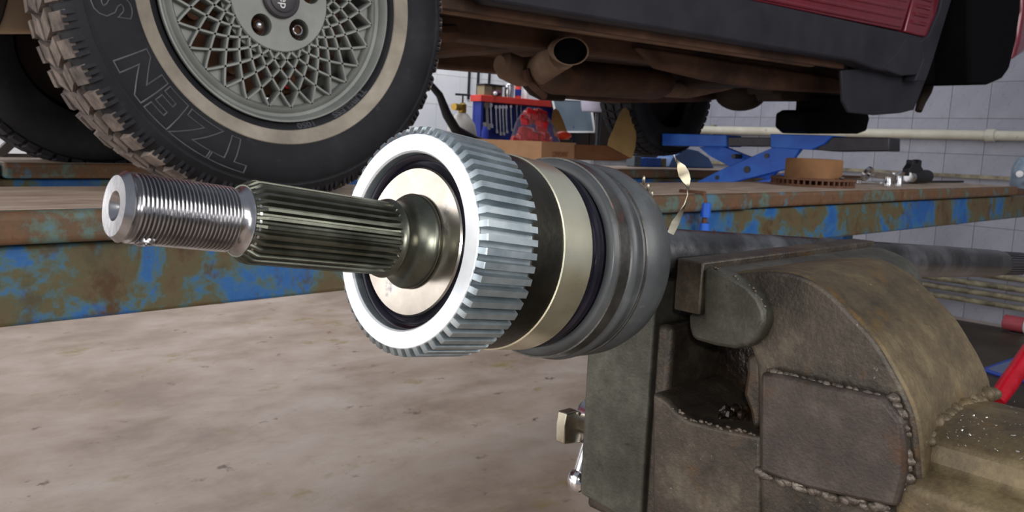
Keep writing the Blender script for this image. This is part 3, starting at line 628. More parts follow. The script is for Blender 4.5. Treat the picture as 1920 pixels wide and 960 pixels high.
# threaded end
RT = 0.0124
pr = [(TE+0.012, 0.0004), (TE+0.010, 0.0022), (TE+0.0045, 0.0026), (TE+0.0042, 0.0032), (TE+0.0005, 0.0048), (TE, 0.0052), (TE-0.0002, 0.0105), (TE+0.0022, RT)]
t0, t1 = TE+0.0040, TE+0.0405; nt_ = 25; pt = (t1-t0)/nt_
for i in range(nt_):
    a = t0+i*pt; pr += [(a, RT-0.0011), (a+pt*0.22, RT-0.0011), (a+pt*0.48, RT), (a+pt*0.72, RT), (a+pt*0.95, RT-0.0010)]
pr += [(t1, RT-0.0006), (t1+0.0020, RT-0.0010), (t1+0.0035, RT-0.0004), (t1+0.0050, RT+0.0016)]
th = L(pr, 'threaded_end', m_steel, 72, ang=40)
ux = (Vector((0, 0, 1))-D*D.z).normalized(); uy = D.cross(ux)
hp = O+D*(TE+0.0098)
hd_ = (-ux*0.93-uy*0.35*(1 if (-uy).dot(C-hp) < 0 else -1)).normalized()
if hd_.dot(C-hp) < 0: hd_ = (-ux*0.93+uy*0.35).normalized()
MB().lathe(hp, hd_, [(RT-0.0012, 0.0030), (RT+0.0002, 0.0030), (RT+0.0003, 0.0020), (RT-0.003, 0.0018)], 20, False, True).build('pin_hole', m_steel, th)
# splines
tsp0, tsp1 = t1+0.0045, -0.0125
def gear(n, r0, r1, prof, f=(0.0, 0.30, 0.42, 0.88), parent=ca, name='x', mat=None, ang=25):
    b = MB(); rings = []
    for t, k, base in prof:                                          # k: how far the teeth stand out
        ring = []
        for i in range(n):
            for fr, rr in zip(f, (0, 0, 1, 1)):
                a = 2*PI*(i+fr)/n; r = (r0 if not rr else r0+(r1-r0)*k)+base
                ring.append(O+D*t+(ux*math.cos(a)+uy*math.sin(a))*r)
        rings.append(ring)
    return b.rings(rings).build(name, mat, parent, ang=ang)
RS = 0.0163
gear(30, RS-0.0019, RS, [(tsp0, 0.0, -0.0005), (tsp0+0.0035, 0.9, 0), (tsp0+0.005, 1, 0), (tsp1-0.006, 1, 0), (tsp1-0.001, 0.55, 0.0008), (tsp1+0.001, 0.0, 0.0019)], name='splined_shank', mat=m_spline, f=(0.0, 0.26, 0.46, 0.80))
L([(t1+0.004, 0.0125), (tsp0+0.0005, RS-0.0024), (tsp0+0.002, RS-0.0020)], 'spline_lead', m_steel, 60)
# shoulder and face
L([(tsp1-0.001, RS-0.001), (tsp1+0.0004, RS+0.0010), (tsp1+0.0016, RS+0.0013), (tsp1+0.0026, RS+0.0004), (-0.0050, RS+0.0009), (-0.0010, RS+0.0022), (0.0008, 0.0206), (0.0022, 0.0217), (0.0036, 0.0216), (0.0042, 0.0210)], 'shoulder', m_spline, 72, ang=50)
L([(0.0040, 0.0205), (0.0039, 0.0238), (0.0038, 0.0335), (0.0046, 0.0342)], 'seal_face', m_polish, 96)
L([(0.0046, 0.0340), (0.0064, 0.0348), (0.0070, 0.0372), (0.0050, 0.0380), (0.0045, 0.0400), (0.006, 0.0404)], 'dark_lip', m_gloss, 96, ang=60)
# toothed ring
NT = 56; RR, RTp = 0.0482, 0.0524
b = MB(); LR = 0.0338
fr = (0.0, 0.36, 0.44, 0.92)
def ringpts(t, ch, lift=0.0):
    out = []
    for i in range(NT):
        for q, k in zip(fr, (0, 0, 1, 1)):
            a = 2*PI*(i+q)/NT; r = RR+lift if not k else RTp-ch
            out.append(O+D*t+(ux*math.cos(a)+uy*math.sin(a))*r)
    return out
def circ(t, r):
    return [O+D*t+(ux*math.cos(2*PI*(i+q)/NT)+uy*math.sin(2*PI*(i+q)/NT))*r for i in range(NT) for q in fr]
tr = MB().rings([circ(0.030, 0.0402), circ(0.0008, 0.0402), circ(0.0, 0.0410), circ(0.0, 0.0486), ringpts(0.0003, 0.0037, 0.0008), ringpts(0.0016, 0.0006, 0.0), ringpts(0.0022, 0.0), ringpts(LR-0.0012, 0.0), ringpts(LR, 0.0010), circ(LR, 0.046)], True, False, False)
tro = tr.build('sensor_ring', m_ring, ca, ang=25)
L([(0.0006, 0.0404), (-0.0002, 0.0411), (-0.0002, 0.0484), (0.0002, 0.0488)], 'ring_face', M('lit_zinc', [(0.3, 'd9dee2'), (0.7, 'f0f3f4')], 50, 0.5, 0.6, 0.1, 700, rvar=0.05, bd=0.0002), 112, parent=tro)  # paler skin on the ring: its daylight glare is put into the colour
# joint housing
L([(LR-0.002, 0.0460), (LR, 0.0488), (LR+0.0205, 0.0488)], 'housing', m_dark, 96)
L([(LR+0.0205, 0.0488), (LR+0.0208, 0.0495), (LR+0.0410, 0.0495), (LR+0.0420, 0.0488)], 'ground_band', m_band, 96)
L([(LR+0.0420, 0.0488), (LR+0.0425, 0.0468), (LR+0.0470, 0.0468), (LR+0.0480, 0.0486), (LR+0.0510, 0.0486), (LR+0.0515, 0.0468), (LR+0.060, 0.0468)], 'seal_groove', m_gloss, 96, ang=50)
TB = LR+0.0545
L([(TB, 0.0475), (TB+0.0002, 0.0512), (TB+0.0012, 0.0524), (TB+0.0030, 0.0524), (TB+0.0034, 0.0530), (TB+0.0115, 0.0532), (TB+0.0120, 0.0526), (TB+0.0130, 0.0526), (TB+0.0140, 0.0545), (TB+0.0165, 0.0550), (TB+0.0185, 0.0545), (TB+0.0195, 0.0530), (TB+0.0240, 0.0530), (TB+0.0250, 0.0515)], 'boot_cuff', m_boot, 96, ang=60)
cl = L([(TB+0.0034, 0.0526), (TB+0.0036, 0.0538), (TB+0.0112, 0.0540), (TB+0.0116, 0.0528)], 'boot_clamp', m_clamp, 96)
# bellows bending over to the shaft
rings_ = []
piv = O+D*(TB+0.02)
spec = [(TB+0.024, 0.0515), (TB+0.028, 0.0530), (TB+0.034, 0.0540), (TB+0.042, 0.0536), (TB+0.050, 0.0512), (TB+0.056, 0.0470), (TB+0.060, 0.040), (TB+0.060, 0.034), (TB+0.062, 0.028), (TB+0.068, 0.023), (TB+0.078, 0.0205), (TB+0.080, 0.017)]
for i, (t, r) in enumerate(spec):
    w = i/(len(spec)-1); c0_ = O+D*t
    sh = S0+SD*((c0_-S0).dot(SD)); cc = c0_.lerp(sh, w); dd = D.lerp(SD, w).normalized()
    e1 = (Vector((0, 0, 1))-dd*dd.z).normalized(); e2 = dd.cross(e1)
    rings_.append([cc+(e1*math.cos(2*PI*k/96)+e2*math.sin(2*PI*k/96))*r for k in range(96)])
bo = MB().rings(rings_, True, False, False).build('boot', m_boot, ca, ang=70)
L([(TB+0.0262, 0.0528), (TB+0.0264, 0.0534), (TB+0.0272, 0.0536), (TB+0.0275, 0.0528)], 'boot_seam', m_clamp, 96)
# shaft
sh0 = S0+SD*((O+D*(TB+0.06)-S0).dot(SD)); shl = (S1-sh0).length
MB().lathe(sh0, SD, [(0, 0.0158), (shl*0.35, 0.0160), (shl*0.72, 0.0158), (shl*0.93, 0.0150), (shl*0.955, 0.0138)], 40, True, False).build('shaft', m_shaft, ca)
b = MB(); rg = []; e1 = (Vector((0, 0, 1))-SD*SD.z).normalized(); e2 = SD.cross(e1)
for t in (shl*0.955, shl*1.06): rg.append([sh0+SD*t+(e1*math.cos(2*PI*(i+f)/26)+e2*math.sin(2*PI*(i+f)/26))*r for i in range(26) for f, r in ((0, 0.0124), (0.4, 0.0124), (0.5, 0.0140), (0.9, 0.0140))])
b.rings(rg).build('inner_splines', m_darkmetal, ca, ang=25)
# loose tail of the boot strap standing up
path = [((1257, 438), 13, 0.0), ((1266, 418), 15, 0.1), ((1276, 400), 9, 0.5), ((1284, 384), 4, 1.2), ((1289, 366), 4, 1.4), ((1290, 350), 9, 0.9), ((1287, 338), 17, 0.2), ((1282, 326), 21, 0.0), ((1277, 314), 17, 0.1), ((1272, 306), 10, 0.7), ((1267, 298), 9, 1.2), ((1264, 290), 5, 1.3)]
b = MB(); rr_ = []
for i, ((x, y), w, tw) in enumerate(path):
    dz = 0.468
    c_ = dep(x, y, dz); nxt = path[min(i+1, len(path)-1)][0]; prv = path[max(i-1, 0)][0]
    tx, ty = nxt[0]-prv[0], nxt[1]-prv[1]; n_ = math.hypot(tx, ty); sx, sy = -ty/n_, tx/n_
    side = (rt*sx+dn*sy)*math.cos(tw)+fw*math.sin(tw); hw = max(w, 10)*dz/F/2*(1.0 if tw < 0.3 else 1.0)
    th_ = side.cross(rt*tx+dn*ty).normalized()*0.0003
    rr_.append([c_-side*hw-th_, c_+side*hw-th_, c_+side*hw+th_, c_-side*hw+th_])
b.rings(rr_).build('strap_tail', m_ribbon, ca, ang=60)
for (x, y) in ((1207, 338), (1215, 352), (1222, 366)):
    MB().ball(dep(x, y, 0.478), 0.0011, 0.0011, 0.0030, 8, 6).build('clamp_nib', m_ribbon, ca)

# ================================================================== things on the platforms
rc = Vector((2.64, 1.345, ZP+0.0012))
rot_ = thing('brake_rotor', tuple(rc), 'rusty vented brake rotor lying on the near platform', 'brake rotor')
MB().lathe(rc, (0, 0, 1), [(0.0, 0.075), (0.0, 0.14), (0.007, 0.14), (0.007, 0.09)], 64, False, False).build('lower_disc', m_rotor2, rot_)
MB().lathe(rc, (0, 0, 1), [(0.021, 0.09), (0.021, 0.14), (0.028, 0.14), (0.028, 0.095)], 64, False, False).build('upper_disc', m_rotor2, rot_)
MB().lathe(rc, (0, 0, 1), [(0.007, 0.105), (0.021, 0.105)], 64).build('vent_core', m_under, rot_)
for i in range(44):
    a = 2*PI*i/44; MB().obox(rc+Vector((math.cos(a)*0.122, math.sin(a)*0.122, 0.014)), (math.cos(a), math.sin(a), 0), (-math.sin(a), math.cos(a), 0), (0, 0, 1), 0.016, 0.0028, 0.0072).build('vane', m_rotor2, rot_, smooth=False)
MB().lathe(rc, (0, 0, 1), [(0.027, 0.098), (0.029, 0.0945), (0.088, 0.0945), (0.093, 0.091), (0.094, 0.04), (0.080, 0.038)], 56).build('hat', m_rotor, rot_)
q = on(2, 1557, 333, ZP+0.034); MB().ball((rc.x-0.02, rc.y-0.112, ZP+0.034), 0.010, 0.010, 0.005, 12, 6).build('drop_of_solder', m_bright, rot_)
# tools right of the rotor
def deckpt(x, y): return on(2, x, y, ZP+0.001)
w0, w1 = Vector((2.95, 1.36, ZP)), Vector((3.30, 1.34, ZP))
def wrench(name, a, b, r, label, tilt=0.0, mat=m_bright, group=None):
    a = Vector(a); b = Vector(b); t = thing(name, tuple(a), label, 'wrench', group); d = (b-a).normalized(); s = Vector((-d.y, d.x, 0)).normalized(); n = s.cross(d)
    if n.z < 0: n = -n
    s, n = s*math.cos(tilt)+n*math.sin(tilt), n*math.cos(tilt)-s*math.sin(tilt)
    MB().obox(a.lerp(b, 0.5), d, s, n, (b-a).length/2-r*0.7, r*0.42, 0.0035).build('shank', mat, t, bevel=0.001)
    rg = []
    for (z, rr) in ((-0.006, r), (0.006, r), (0.006, r*0.58), (-0.006, r*0.58)): rg.append([a+n*z+(d*math.cos(2*PI*k/20)+s*math.sin(2*PI*k/20))*rr for k in range(20)])
    rg.append(rg[0]); MB().rings(rg, True, False, False).build('ring_end', mat, t, ang=50)
    pts = [b+d*x*r+s*y*r for x, y in ((-1.0, -0.5), (-0.3, -1.0), (0.9, -0.95), (1.0, -0.5), (0.1, -0.42), (-0.15, 0), (0.1, 0.42), (1.0, 0.5), (0.9, 0.95), (-0.3, 1.0), (-1.0, 0.5))]
    MB().prism([p_-n*0.005 for p_ in pts], n*0.010).build('open_jaw', mat, t, bevel=0.001)
    return t
ta = on(1, 1626, 326, 1.36); tb_ = on(1, 1680, 331, 1.36)
wrench('combination_wrench', (ta.x, 1.36, ta.z), (tb_.x+0.02, 1.36, tb_.z-0.005), 0.030, 'bright ring spanner propped up beside the brake rotor', tilt=-1.1)
ta = deckpt(1610, 344); tb_ = deckpt(1650, 346)
wrench('combination_wrench', (ta.x, ta.y, ZP+0.008), (tb_.x, tb_.y-0.01, ZP+0.008), 0.012, 'small bright spanner lying flat in front of the propped one')
k = 0
for x, y, r, h in ((1614, 331, 0.024, 0.05), (1664, 343, 0.016, 0.035), (1676, 338, 0.02, 0.045), (1684, 343, 0.015, 0.04)):
    lab = ['large chrome socket touching the propped spanner ring', 'smallest chrome socket before the spanner shank', 'dark-mouthed socket under the spanner jaw', 'chrome socket nearest the black ratchet'][k]; k += 1
    g = deckpt(x, y+6); s_ = thing('socket', (g.x, 1.40 if k == 1 else g.y, ZP), lab, 'socket', 'sockets on the near platform'); c_ = Vector((g.x, 1.40 if k == 1 else g.y, ZP+0.001))
    MB().lathe(c_, (0, 0, 1), [(0, r*0.8), (0, r), (h*0.4, r), (h*0.5, r*0.9), (h, r*0.9), (h, r*0.6), (h*0.6, r*0.58)], 20, True, True).build('barrel', m_bright, s_)
    MB().lathe(c_, (0, 0, 1), [(h*0.995, r*0.62), (h*0.995, 0.001)], 16, False, True).build('mouth', m_black, s_)
g = on(1, 1735, 334, 1.36)
ip = thing('impact_gun', (g.x, 1.36, ZP), 'black air gun with silver nose standing on the near platform', 'air tool')
gx = g.x
q0, q1 = on(1, 1702, 334, 1.36), on(1, 1744, 334, 1.36)
MB().tube([(q0.x+0.02, 1.36, ZP+0.030), (q0.x+0.07, 1.36, ZP+0.033), (q1.x-0.04, 1.36, ZP+0.033), (q1.x, 1.36, ZP+0.022)], [0.024, 0.029, 0.029, 0.010], 16).build('body', m_rubber, ip)
MB().tube([(q0.x-0.012, 1.352, ZP+0.030), (q0.x+0.025, 1.355, ZP+0.030)], [0.020, 0.022], 16).build('nose', m_bright, ip)
MB().prism(px(1, 1.35, [(1704, 330), (1706, 316), (1712, 308), (1713, 300), (1717, 300), (1718, 307), (1722, 306), (1725, 299), (1729, 301), (1728, 312), (1732, 318), (1724, 322), (1716, 332)]), (0, 0.03, 0)).build('trigger_guard', m_rubber, ip, bevel=0.003)
MB().tube([(q1.x, 1.36, ZP+0.02), (q1.x+0.12, 1.40, ZP+0.008), (4.0, 1.42, ZP+0.006), (4.28, 1.40, ZP+0.006)], 0.005, 8).build('air_hose', m_rubber, ip)
g = on(1, 1912, 330, 1.35); gl = thing('fitting_jar', (g.x, 1.35, ZP-0.03), 'pale blue glass bowl with chrome fitting at the far end of the near platform', 'jar')
MB().lathe((g.x+0.06, 1.35, ZP-0.03), (0, 0, 1), [(0, 0.05), (0.02, 0.06), (0.11, 0.06), (0.15, 0.045), (0.17, 0.03)], 28, True, True).build('bowl', M('pale_blue', [(0.3, '7f93a8'), (0.7, 'a9bccb')], 10, 0.25), gl)
MB().cyl((g.x-0.08, 1.33, ZP+0.05), (g.x+0.01, 1.34, ZP+0.05), 0.018, 14).build('fitting', m_bright, gl)
MB().cyl((g.x-0.02, 1.30, ZP+0.005), (g.x+0.09, 1.30, ZP+0.005), 0.012, 12).build('rod', m_whiteplastic, gl)

# open cardboard box on the far platform
cb = thing('cardboard_box', tuple(on(2, 1060, 315, ZP)), 'open cardboard box with flaps up on the far platform', 'box')
p0 = on(1, 905, 300, 2.56); zt_b = on(1, 1015, 266, 2.53).z
xa, xm, xb_, xe = on(1, 900, 262, 2.60).x, on(1, 1016, 266, 2.52).x, on(1, 1080, 272, 2.60).x, on(1, 1180, 275, 2.62).x
ya, ym = 2.80, 2.52
ZT = zt_b
def panel(name, pts, mat, n, parent=cb, th=0.004): return MB().prism(pts, Vector(n)*th).build(name, mat, parent, smooth=False)
A_, B_, C_2 = Vector((on(1, 892, 262, 2.74).x, 2.74, ZP+0.002)), Vector((on(1, 1016, 266, 2.50).x, 2.50, ZP+0.002)), Vector((on(1, 1080, 272, 2.56).x, 2.56, ZP+0.002))
E_ = Vector((A_.x+C_2.x-B_.x+0.10, A_.y+C_2.y-B_.y, ZP+0.002))
hB = Vector((0, 0, ZT-ZP))
def wallp(name, a, b, mat=m_card): return panel(name, [a, b, b+hB, a+hB], mat, ((b-a).cross(Vector((0, 0, 1)))).normalized()*-1)
wallp('side_panel', A_, B_)
lp = wallp('printed_panel', B_, C_2, M('cardboard_print_side', [(0.3, 'ac805c'), (0.7, 'bb906c')], 8, 0.8))
wallp('side_panel', C_2, E_); wallp('side_panel', E_, A_)
panel('bottom_panel', [A_, B_, C_2, E_], m_card, (0, 0, 1))
vs, fs = text_mesh('COMPONENT', 0.034, extrude=0.0003)
d_ = (C_2-B_).normalized(); mid = B_.lerp(C_2, 0.52)+hB*0.52+d_.cross(Vector((0, 0, 1)))*0.0055
MB().add([mid+d_*v.x*0.62+Vector((0, 0, v.y))+d_.cross(Vector((0, 0, 1)))*v.z for v in vs], fs).build('print', m_ink, lp, smooth=False)
# two curved flaps standing up, one long dark flap lying out to the right
def flap(pxs, Y, name, mat):
    return MB().prism(px(1, Y, pxs), (0.006, 0.006, 0)).build(name, mat, cb, smooth=False)
flap([(1139, 273), (1141, 262), (1150, 243), (1160, 218), (1168, 204), (1173, 202), (1180, 208), (1187, 220), (1192, 240), (1193, 258), (1191, 278), (1185, 297), (1178, 294)], 2.52, 'flap', m_cardin)
flap([(1036, 256), (1034, 240), (1034, 222), (1036, 207), (1042, 203), (1048, 208), (1056, 226), (1064, 248), (1068, 262), (1050, 262)], 2.74, 'flap', m_cardin)
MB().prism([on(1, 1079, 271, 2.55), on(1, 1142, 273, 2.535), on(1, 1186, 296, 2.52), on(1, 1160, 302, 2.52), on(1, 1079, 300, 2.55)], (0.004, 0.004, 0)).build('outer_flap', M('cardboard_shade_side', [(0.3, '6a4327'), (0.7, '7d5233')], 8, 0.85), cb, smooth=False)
# bag of red parts standing in the box
bgc = on(1, 1006, 242, 2.68)
bag = thing('bag_of_parts', (bgc.x, bgc.y, ZP+0.01), 'clear plastic bag full of red parts standing in the cardboard box', 'bag')
b = MB(); prof = [(ZP+0.012, 0.105, 0.05), (ZP+0.06, 0.12, 0.06), (ZP+0.11, 0.118, 0.06), (ZP+0.16, 0.105, 0.055), (ZP+0.20, 0.085, 0.045), (ZP+0.235, 0.064, 0.034), (ZP+0.262, 0.042, 0.02), (ZP+0.272, 0.022, 0.008)]
dx = Vector((0.75, -0.66, 0)); dy = Vector((0.66, 0.75, 0)); rg = []
for k, (z, rx, ry) in enumerate(prof):
    rg.append([Vector((bgc.x, bgc.y, z))+dx*(math.cos(2*PI*i/22)*rx*(1+random.uniform(-.09, .09))-0.02*k/7)+dy*(math.sin(2*PI*i/22)*ry*(1+random.uniform(-.1, .1))) for i in range(22)])
b.rings(rg); b.build('film', m_film, bag, ang=20)
for i in range(70):
    z = ZP+0.03+0.215*random.random()**1.2; f = 1-(z-ZP)/0.33
    q = Vector((bgc.x, bgc.y, z))+dx*random.uniform(-0.12, 0.12)*f+dy*random.uniform(-0.05, 0.03)*f-dx*0.012
    a = random.random()*3; MB().obox(q, (math.cos(a), math.sin(a), 0.3), (-math.sin(a), math.cos(a), 0.2), (0.2, 0.1, 1), 0.026, 0.018, 0.016).build('red_part', m_plasticred, bag, bevel=0.004)
q = on(1, 1056, 254, 2.62)
ob = MB().ball((q.x, q.y, q.z), 0.045, 0.03, 0.020, 12, 8, 0.08).build('orange_packet', m_orange); tag(ob, 'bright orange packet at the foot of the red bag in the box', 'packet')

# small things on the far platform
def boxthing(name, pxs, Y, th, mat, label, cat, bevel=0.004, group=None):
    o = MB().prism(px(1, Y, pxs), (0, th, 0)).build(name, mat, None, bevel=bevel); return tag(o, label, cat, group)
zfp = ZP+0.0015
def stand(name, x0, x1, ytop, Y, th, mat, label, cat):
    a, b2 = on(1, x0, 300, Y), on(1, x1, 300, Y); zt_ = on(1, (x0+x1)/2, ytop, Y).z
    o = MB().box((a.x, Y, zfp), (b2.x, Y+th, zt_)).build(name, mat, None, bevel=0.004); return tag(o, label, cat)
stand('parts_box', 1207, 1241, 296, 2.79, 0.08, m_blue, 'small bright blue box on the far platform right of the carton flap', 'box')
stand('parts_box', 1190, 1203, 293, 2.79, 0.06, M('grey_blue_box', [(0.3, '56626e'), (0.7, '6b7782')], 5, 0.5), 'slim grey-blue carton beside the small bright blue box', 'box')
stand('parts_box', 1243, 1250, 297, 2.79, 0.06, m_khaki, 'narrow khaki block right of the small bright blue box', 'block')
bl = MB().prism(px(1, 2.78, [(1255, 312), (1262, 296), (1288, 278), (1310, 283), (1330, 296), (1340, 312)]), (0, 0.12, 0)).build('machine_cover', M('cover_blue', [(0.3, '4d74b5'), (0.7, '6489c4')], 5, 0.45), None, bevel=0.006)
tag(bl, 'pale blue sloping cover behind the scissor jack arm', 'cover')
for v in bl.data.vertices:
    if v.co.z < ZP+0.03: v.co.z = zfp
# ================================================================== background along the back wall
# workbench carrying board and monitor
wbn = thing('workbench', (4.3, 4.75, 0), 'dark workbench along the back wall below the tool board', 'workbench')
MB().box((3.2, 4.35, 1.10), (5.9, 5.93, 1.14)).build('bench_top', m_darkmetal, wbn, bevel=0.004)
for x in (3.25, 5.8):
    for y in (4.4, 5.85): MB().box((x-0.03, y-0.03, 0), (x+0.03, y+0.03, 1.10)).build('leg', m_darkmetal, wbn)
ZB = 1.1405
YT = 4.85
def tp(x, y, Y=YT): return on(1, x, y, Y)
tbx0, tbx1 = tp(888, 188).x, tp(1042, 188).x; ztb = tp(900, 190).z
trk = thing('tool_board', (tbx0, YT, ZB), 'blue perforated tool board with red top shelf on the workbench', 'tool board')
MB().box((tbx0+0.01, YT, ZB), (tbx1, YT+0.02, ztb)).build('panel', m_boardblue, trk)
MB().box((tbx0-0.01, YT-0.10, ztb-0.005), (tbx1+0.02, YT+0.03, ztb+0.045)).build('shelf', m_shelfred, trk, bevel=0.003)
for x in (tbx0+0.012, tbx1-0.03): MB().box((x, YT-0.08, ZB), (x+0.02, YT, ztb)).build('side_post', m_boardblue, trk)
dw = [(912, 196, 243, 9, 'pale-handled tool hanging leftmost but one on the tool board', 'c'), (919, 197, 240, 6, 'bright spanner hanging fourth on the tool board', 'w'), (929, 201, 250, 5, 'first of the row of like spanners on the tool board', 'w'), (936, 201, 254, 5, 'second of the row of like spanners on the tool board', 'w'),
      (942, 201, 254, 5, 'third of the row of like spanners on the tool board', 'w'), (948, 201, 250, 5, 'fourth of the row of like spanners on the tool board', 'w'), (957, 200, 246, 4, 'thin spanner hanging right of the like row', 'w'), (968, 199, 240, 4, 'spanner hanging left of the red bag, longer one', 'w'), (976, 198, 232, 4, 'rightmost spanner on the board, half behind the red bag', 'w')]
for x, y0, y1_, w, lab, kd in dw:
    a = tp(x, y0, YT-0.03); b2 = tp(x+2, y1_, YT-0.03); hw = w*6.6/F/2
    b2.z = max(b2.z, ZB+0.005); b2.y = a.y
    t = thing('hanging_wrench' if kd == 'w' else 'hanging_tool', tuple(b2), lab, 'wrench' if kd == 'w' else 'tool', 'tools hanging on the board')
    mt_ = m_bright if kd == 'w' else m_cyl
    dd = (b2-a).normalized(); ss = Vector((1, 0, 0))
    MB().obox(a.lerp(b2, 0.5), dd, ss, (0, 1, 0), (b2-a).length/2, hw*0.6, 0.006).build('shank', mt_, t, bevel=0.001)
    MB().cyl(a+Vector((0, -0.008, 0)), a+Vector((0, 0.018, 0)), hw*1.5, 14).build('ring_end', mt_, t)
    MB().obox(b2+Vector((0, 0, hw*1.2)), dd, ss, (0, 1, 0), hw*1.2, hw*1.1, 0.007).build('open_end', mt_, t, bevel=0.001)
a, b2 = tp(897, 204, YT-0.05), tp(908, 243, YT-0.05)
bb = thing('spray_bottle', (a.x, YT-0.05, ZB), 'dark blue bottle with silver cap at the left end of the tool board', 'bottle')
MB().lathe((a.x+0.05, YT-0.06, ZB), (0, 0, 1), [(0, 0.04), (0.13, 0.042), (0.17, 0.025)], 20, True, True).build('bottle_body', m_boardblue, bb)
MB().lathe((a.x+0.05, YT-0.06, ZB+0.17), (0, 0, 1), [(0, 0.022), (0.03, 0.022), (0.034, 0.015)], 16, True, True).build('cap', m_bright, bb)
# on the red shelf
zs = ztb+0.0465
c_ = tp(948, 175); mug = thing('steel_tin', (c_.x, YT-0.04, zs), 'shiny steel tin standing on the red shelf', 'tin')
MB().lathe((c_.x, YT-0.035, zs), (0, 0, 1), [(0, 0.040), (0.002, 0.042), (0.10, 0.044), (0.112, 0.041), (0.113, 0.036), (0.03, 0.034)], 28, True, True).build('can', m_bright, mug)
MB().lathe((c_.x, YT-0.035, zs), (0, 0, 1), [(0.098, 0.0445), (0.101, 0.0465), (0.104, 0.0445)], 28).build('bead', m_bright, mug)
c_ = tp(966, 175); bt = thing('spray_can', (c_.x, YT-0.04, zs), 'red and white bottle with pointed nozzle on the red shelf', 'bottle')
MB().lathe((c_.x, YT-0.035, zs), (0, 0, 1), [(0, 0.026), (0.095, 0.026), (0.11, 0.018)], 20, True, True).build('bottle_body', m_shelfred, bt)
MB().lathe((c_.x, YT-0.035, zs+0.11), (0, 0, 1), [(0, 0.016), (0.015, 0.014), (0.045, 0.004)], 16, True, True).build('nozzle', m_whiteplastic, bt)
MB().lathe((c_.x, YT-0.035, zs+0.02), (0, 0, 1), [(0, 0.0265), (0.05, 0.0265)], 20).build('sticker', m_boardblue, bt)
c_ = tp(979, 178); b_ = thing('white_bottle', (c_.x, YT-0.04, zs), 'white bottle at the right end of the red shelf', 'bottle')
MB().lathe((c_.x, YT-0.035, zs), (0, 0, 1), [(0, 0.026), (0.06, 0.026), (0.085, 0.012), (0.10, 0.012)], 18, True, True).build('bottle_body', m_whiteplastic, b_)
a, b2 = tp(899, 168), tp(934, 168)
st_ = thing('carton_stack', ((a.x+b2.x)/2, YT-0.03, zs), 'khaki carton with overhanging dark lid on the red shelf', 'box')
MB().box((a.x-0.01, YT-0.07, zs), (a.x+0.07, YT+0.02, zs+0.075)).build('carton', m_khaki, st_, bevel=0.003)
MB().box((a.x-0.02, YT-0.09, zs+0.0755), (b2.x, YT+0.02, zs+0.088)).build('lid', m_darkmetal, st_, bevel=0.003)
MB().box((b2.x-0.07, YT-0.06, zs), (b2.x-0.005, YT+0.02, zs+0.0755)).build('carton', m_khaki, st_, bevel=0.003)
c_ = tp(918, 186); rg_ = MB().ball((c_.x, YT-0.085, zs+0.022), 0.045, 0.02, 0.022, 14, 8, 0.12).build('cloth_bundle', m_purple); tag(rg_, 'crumpled dark purple rag on the red shelf', 'rag')
c_ = tp(913, 182); rg_ = MB().ball((c_.x-0.005, YT-0.105, zs+0.016), 0.020, 0.012, 0.016, 12, 8, 0.05).build('white_ball', m_whiteplastic); tag(rg_, 'small white ball at the edge of the red shelf', 'ball')
# strips on the wall above the board
for x, y0, y1_, lab in ((879, 120, 186, 'longest dark bar hanging on the white wall above the tool board'), (896, 120, 178, 'second dark bar hanging on the white wall'), (917, 120, 172, 'third dark bar hanging on the white wall')):
    a, b2 = on(1, x+2, y0, YB-0.02), on(1, x-1, y1_, YB-0.02)
    t = thing('hanging_bar', tuple(b2), lab, 'bar', 'bars on the white wall')
    MB().obox(a.lerp(b2, 0.5), b2-a, (1, 0, 0), (0, 1, 0), (b2-a).length/2, 0.010, 0.008).build('bar', m_darkmetal, t)
    MB().cyl(a+Vector((0, -0.02, 0)), a+Vector((0, 0.02, 0)), 0.016, 10).build('hook', m_darkmetal, t)
# gas cylinder with brass valve
c_ = on(1, 866, 235, 4.0); gc = thing('gas_cylinder', (c_.x, 4.0, 0), 'pale gas cylinder with brass valve and T handle by the white wall', 'gas cylinder')
zc = on(1, 866, 212, 4.0).z
MB().lathe((c_.x, 4.0, 0), (0, 0, 1), [(0, 0.09), (0.02, 0.10), (zc-0.14, 0.10), (zc-0.07, 0.085), (zc-0.02, 0.05), (zc, 0.03)], 28, True, True).build('bottle', m_cyl, gc)
va = MB().lathe((c_.x, 4.0, zc), (0, 0, 1), [(0, 0.022), (0.01, 0.026), (0.055, 0.026), (0.065, 0.012)], 14, True, True).build('valve_body', m_brass, gc)
MB().cyl((c_.x-0.085, 3.98, zc+0.035), (c_.x-0.01, 4.0, zc+0.035), 0.022, 14).build('outlet', m_brass, va)
MB().cyl((c_.x, 4.0, zc+0.06), (c_.x, 4.0, zc+0.115), 0.006, 8).build('stem', m_darkmetal, va)
MB().cyl((c_.x-0.045, 4.02, zc+0.115), (c_.x+0.045, 3.98, zc+0.115), 0.007, 8).build('t_handle', m_darkmetal, va)
# black hose sagging behind the wheel
hp_ = [on(1, x, y, 3.4) for x, y in ((800, 150), (824, 178), (838, 215), (856, 245), (890, 262), (935, 275), (990, 300))]
ho = MB().tube(hp_, [0.016, 0.020, 0.026, 0.028, 0.024, 0.02, 0.02], 12); 
hs = thing('air_hose', tuple(hp_[-1]), 'thick black hose drooping behind the wheel by the gas cylinder', 'hose')
ho.build('hose', m_rubber, hs); MB().cyl(hp_[-1], hp_[-1]+Vector((0.02, 0, -0.06)), 0.024, 12).build('coupler', m_darkmetal, hs)
MB().cyl((hp_[-1].x+0.02, 3.4, 0), (hp_[-1].x+0.02, 3.4, hp_[-1].z-0.05), 0.02, 10).build('stand_post', m_darkmetal, hs)
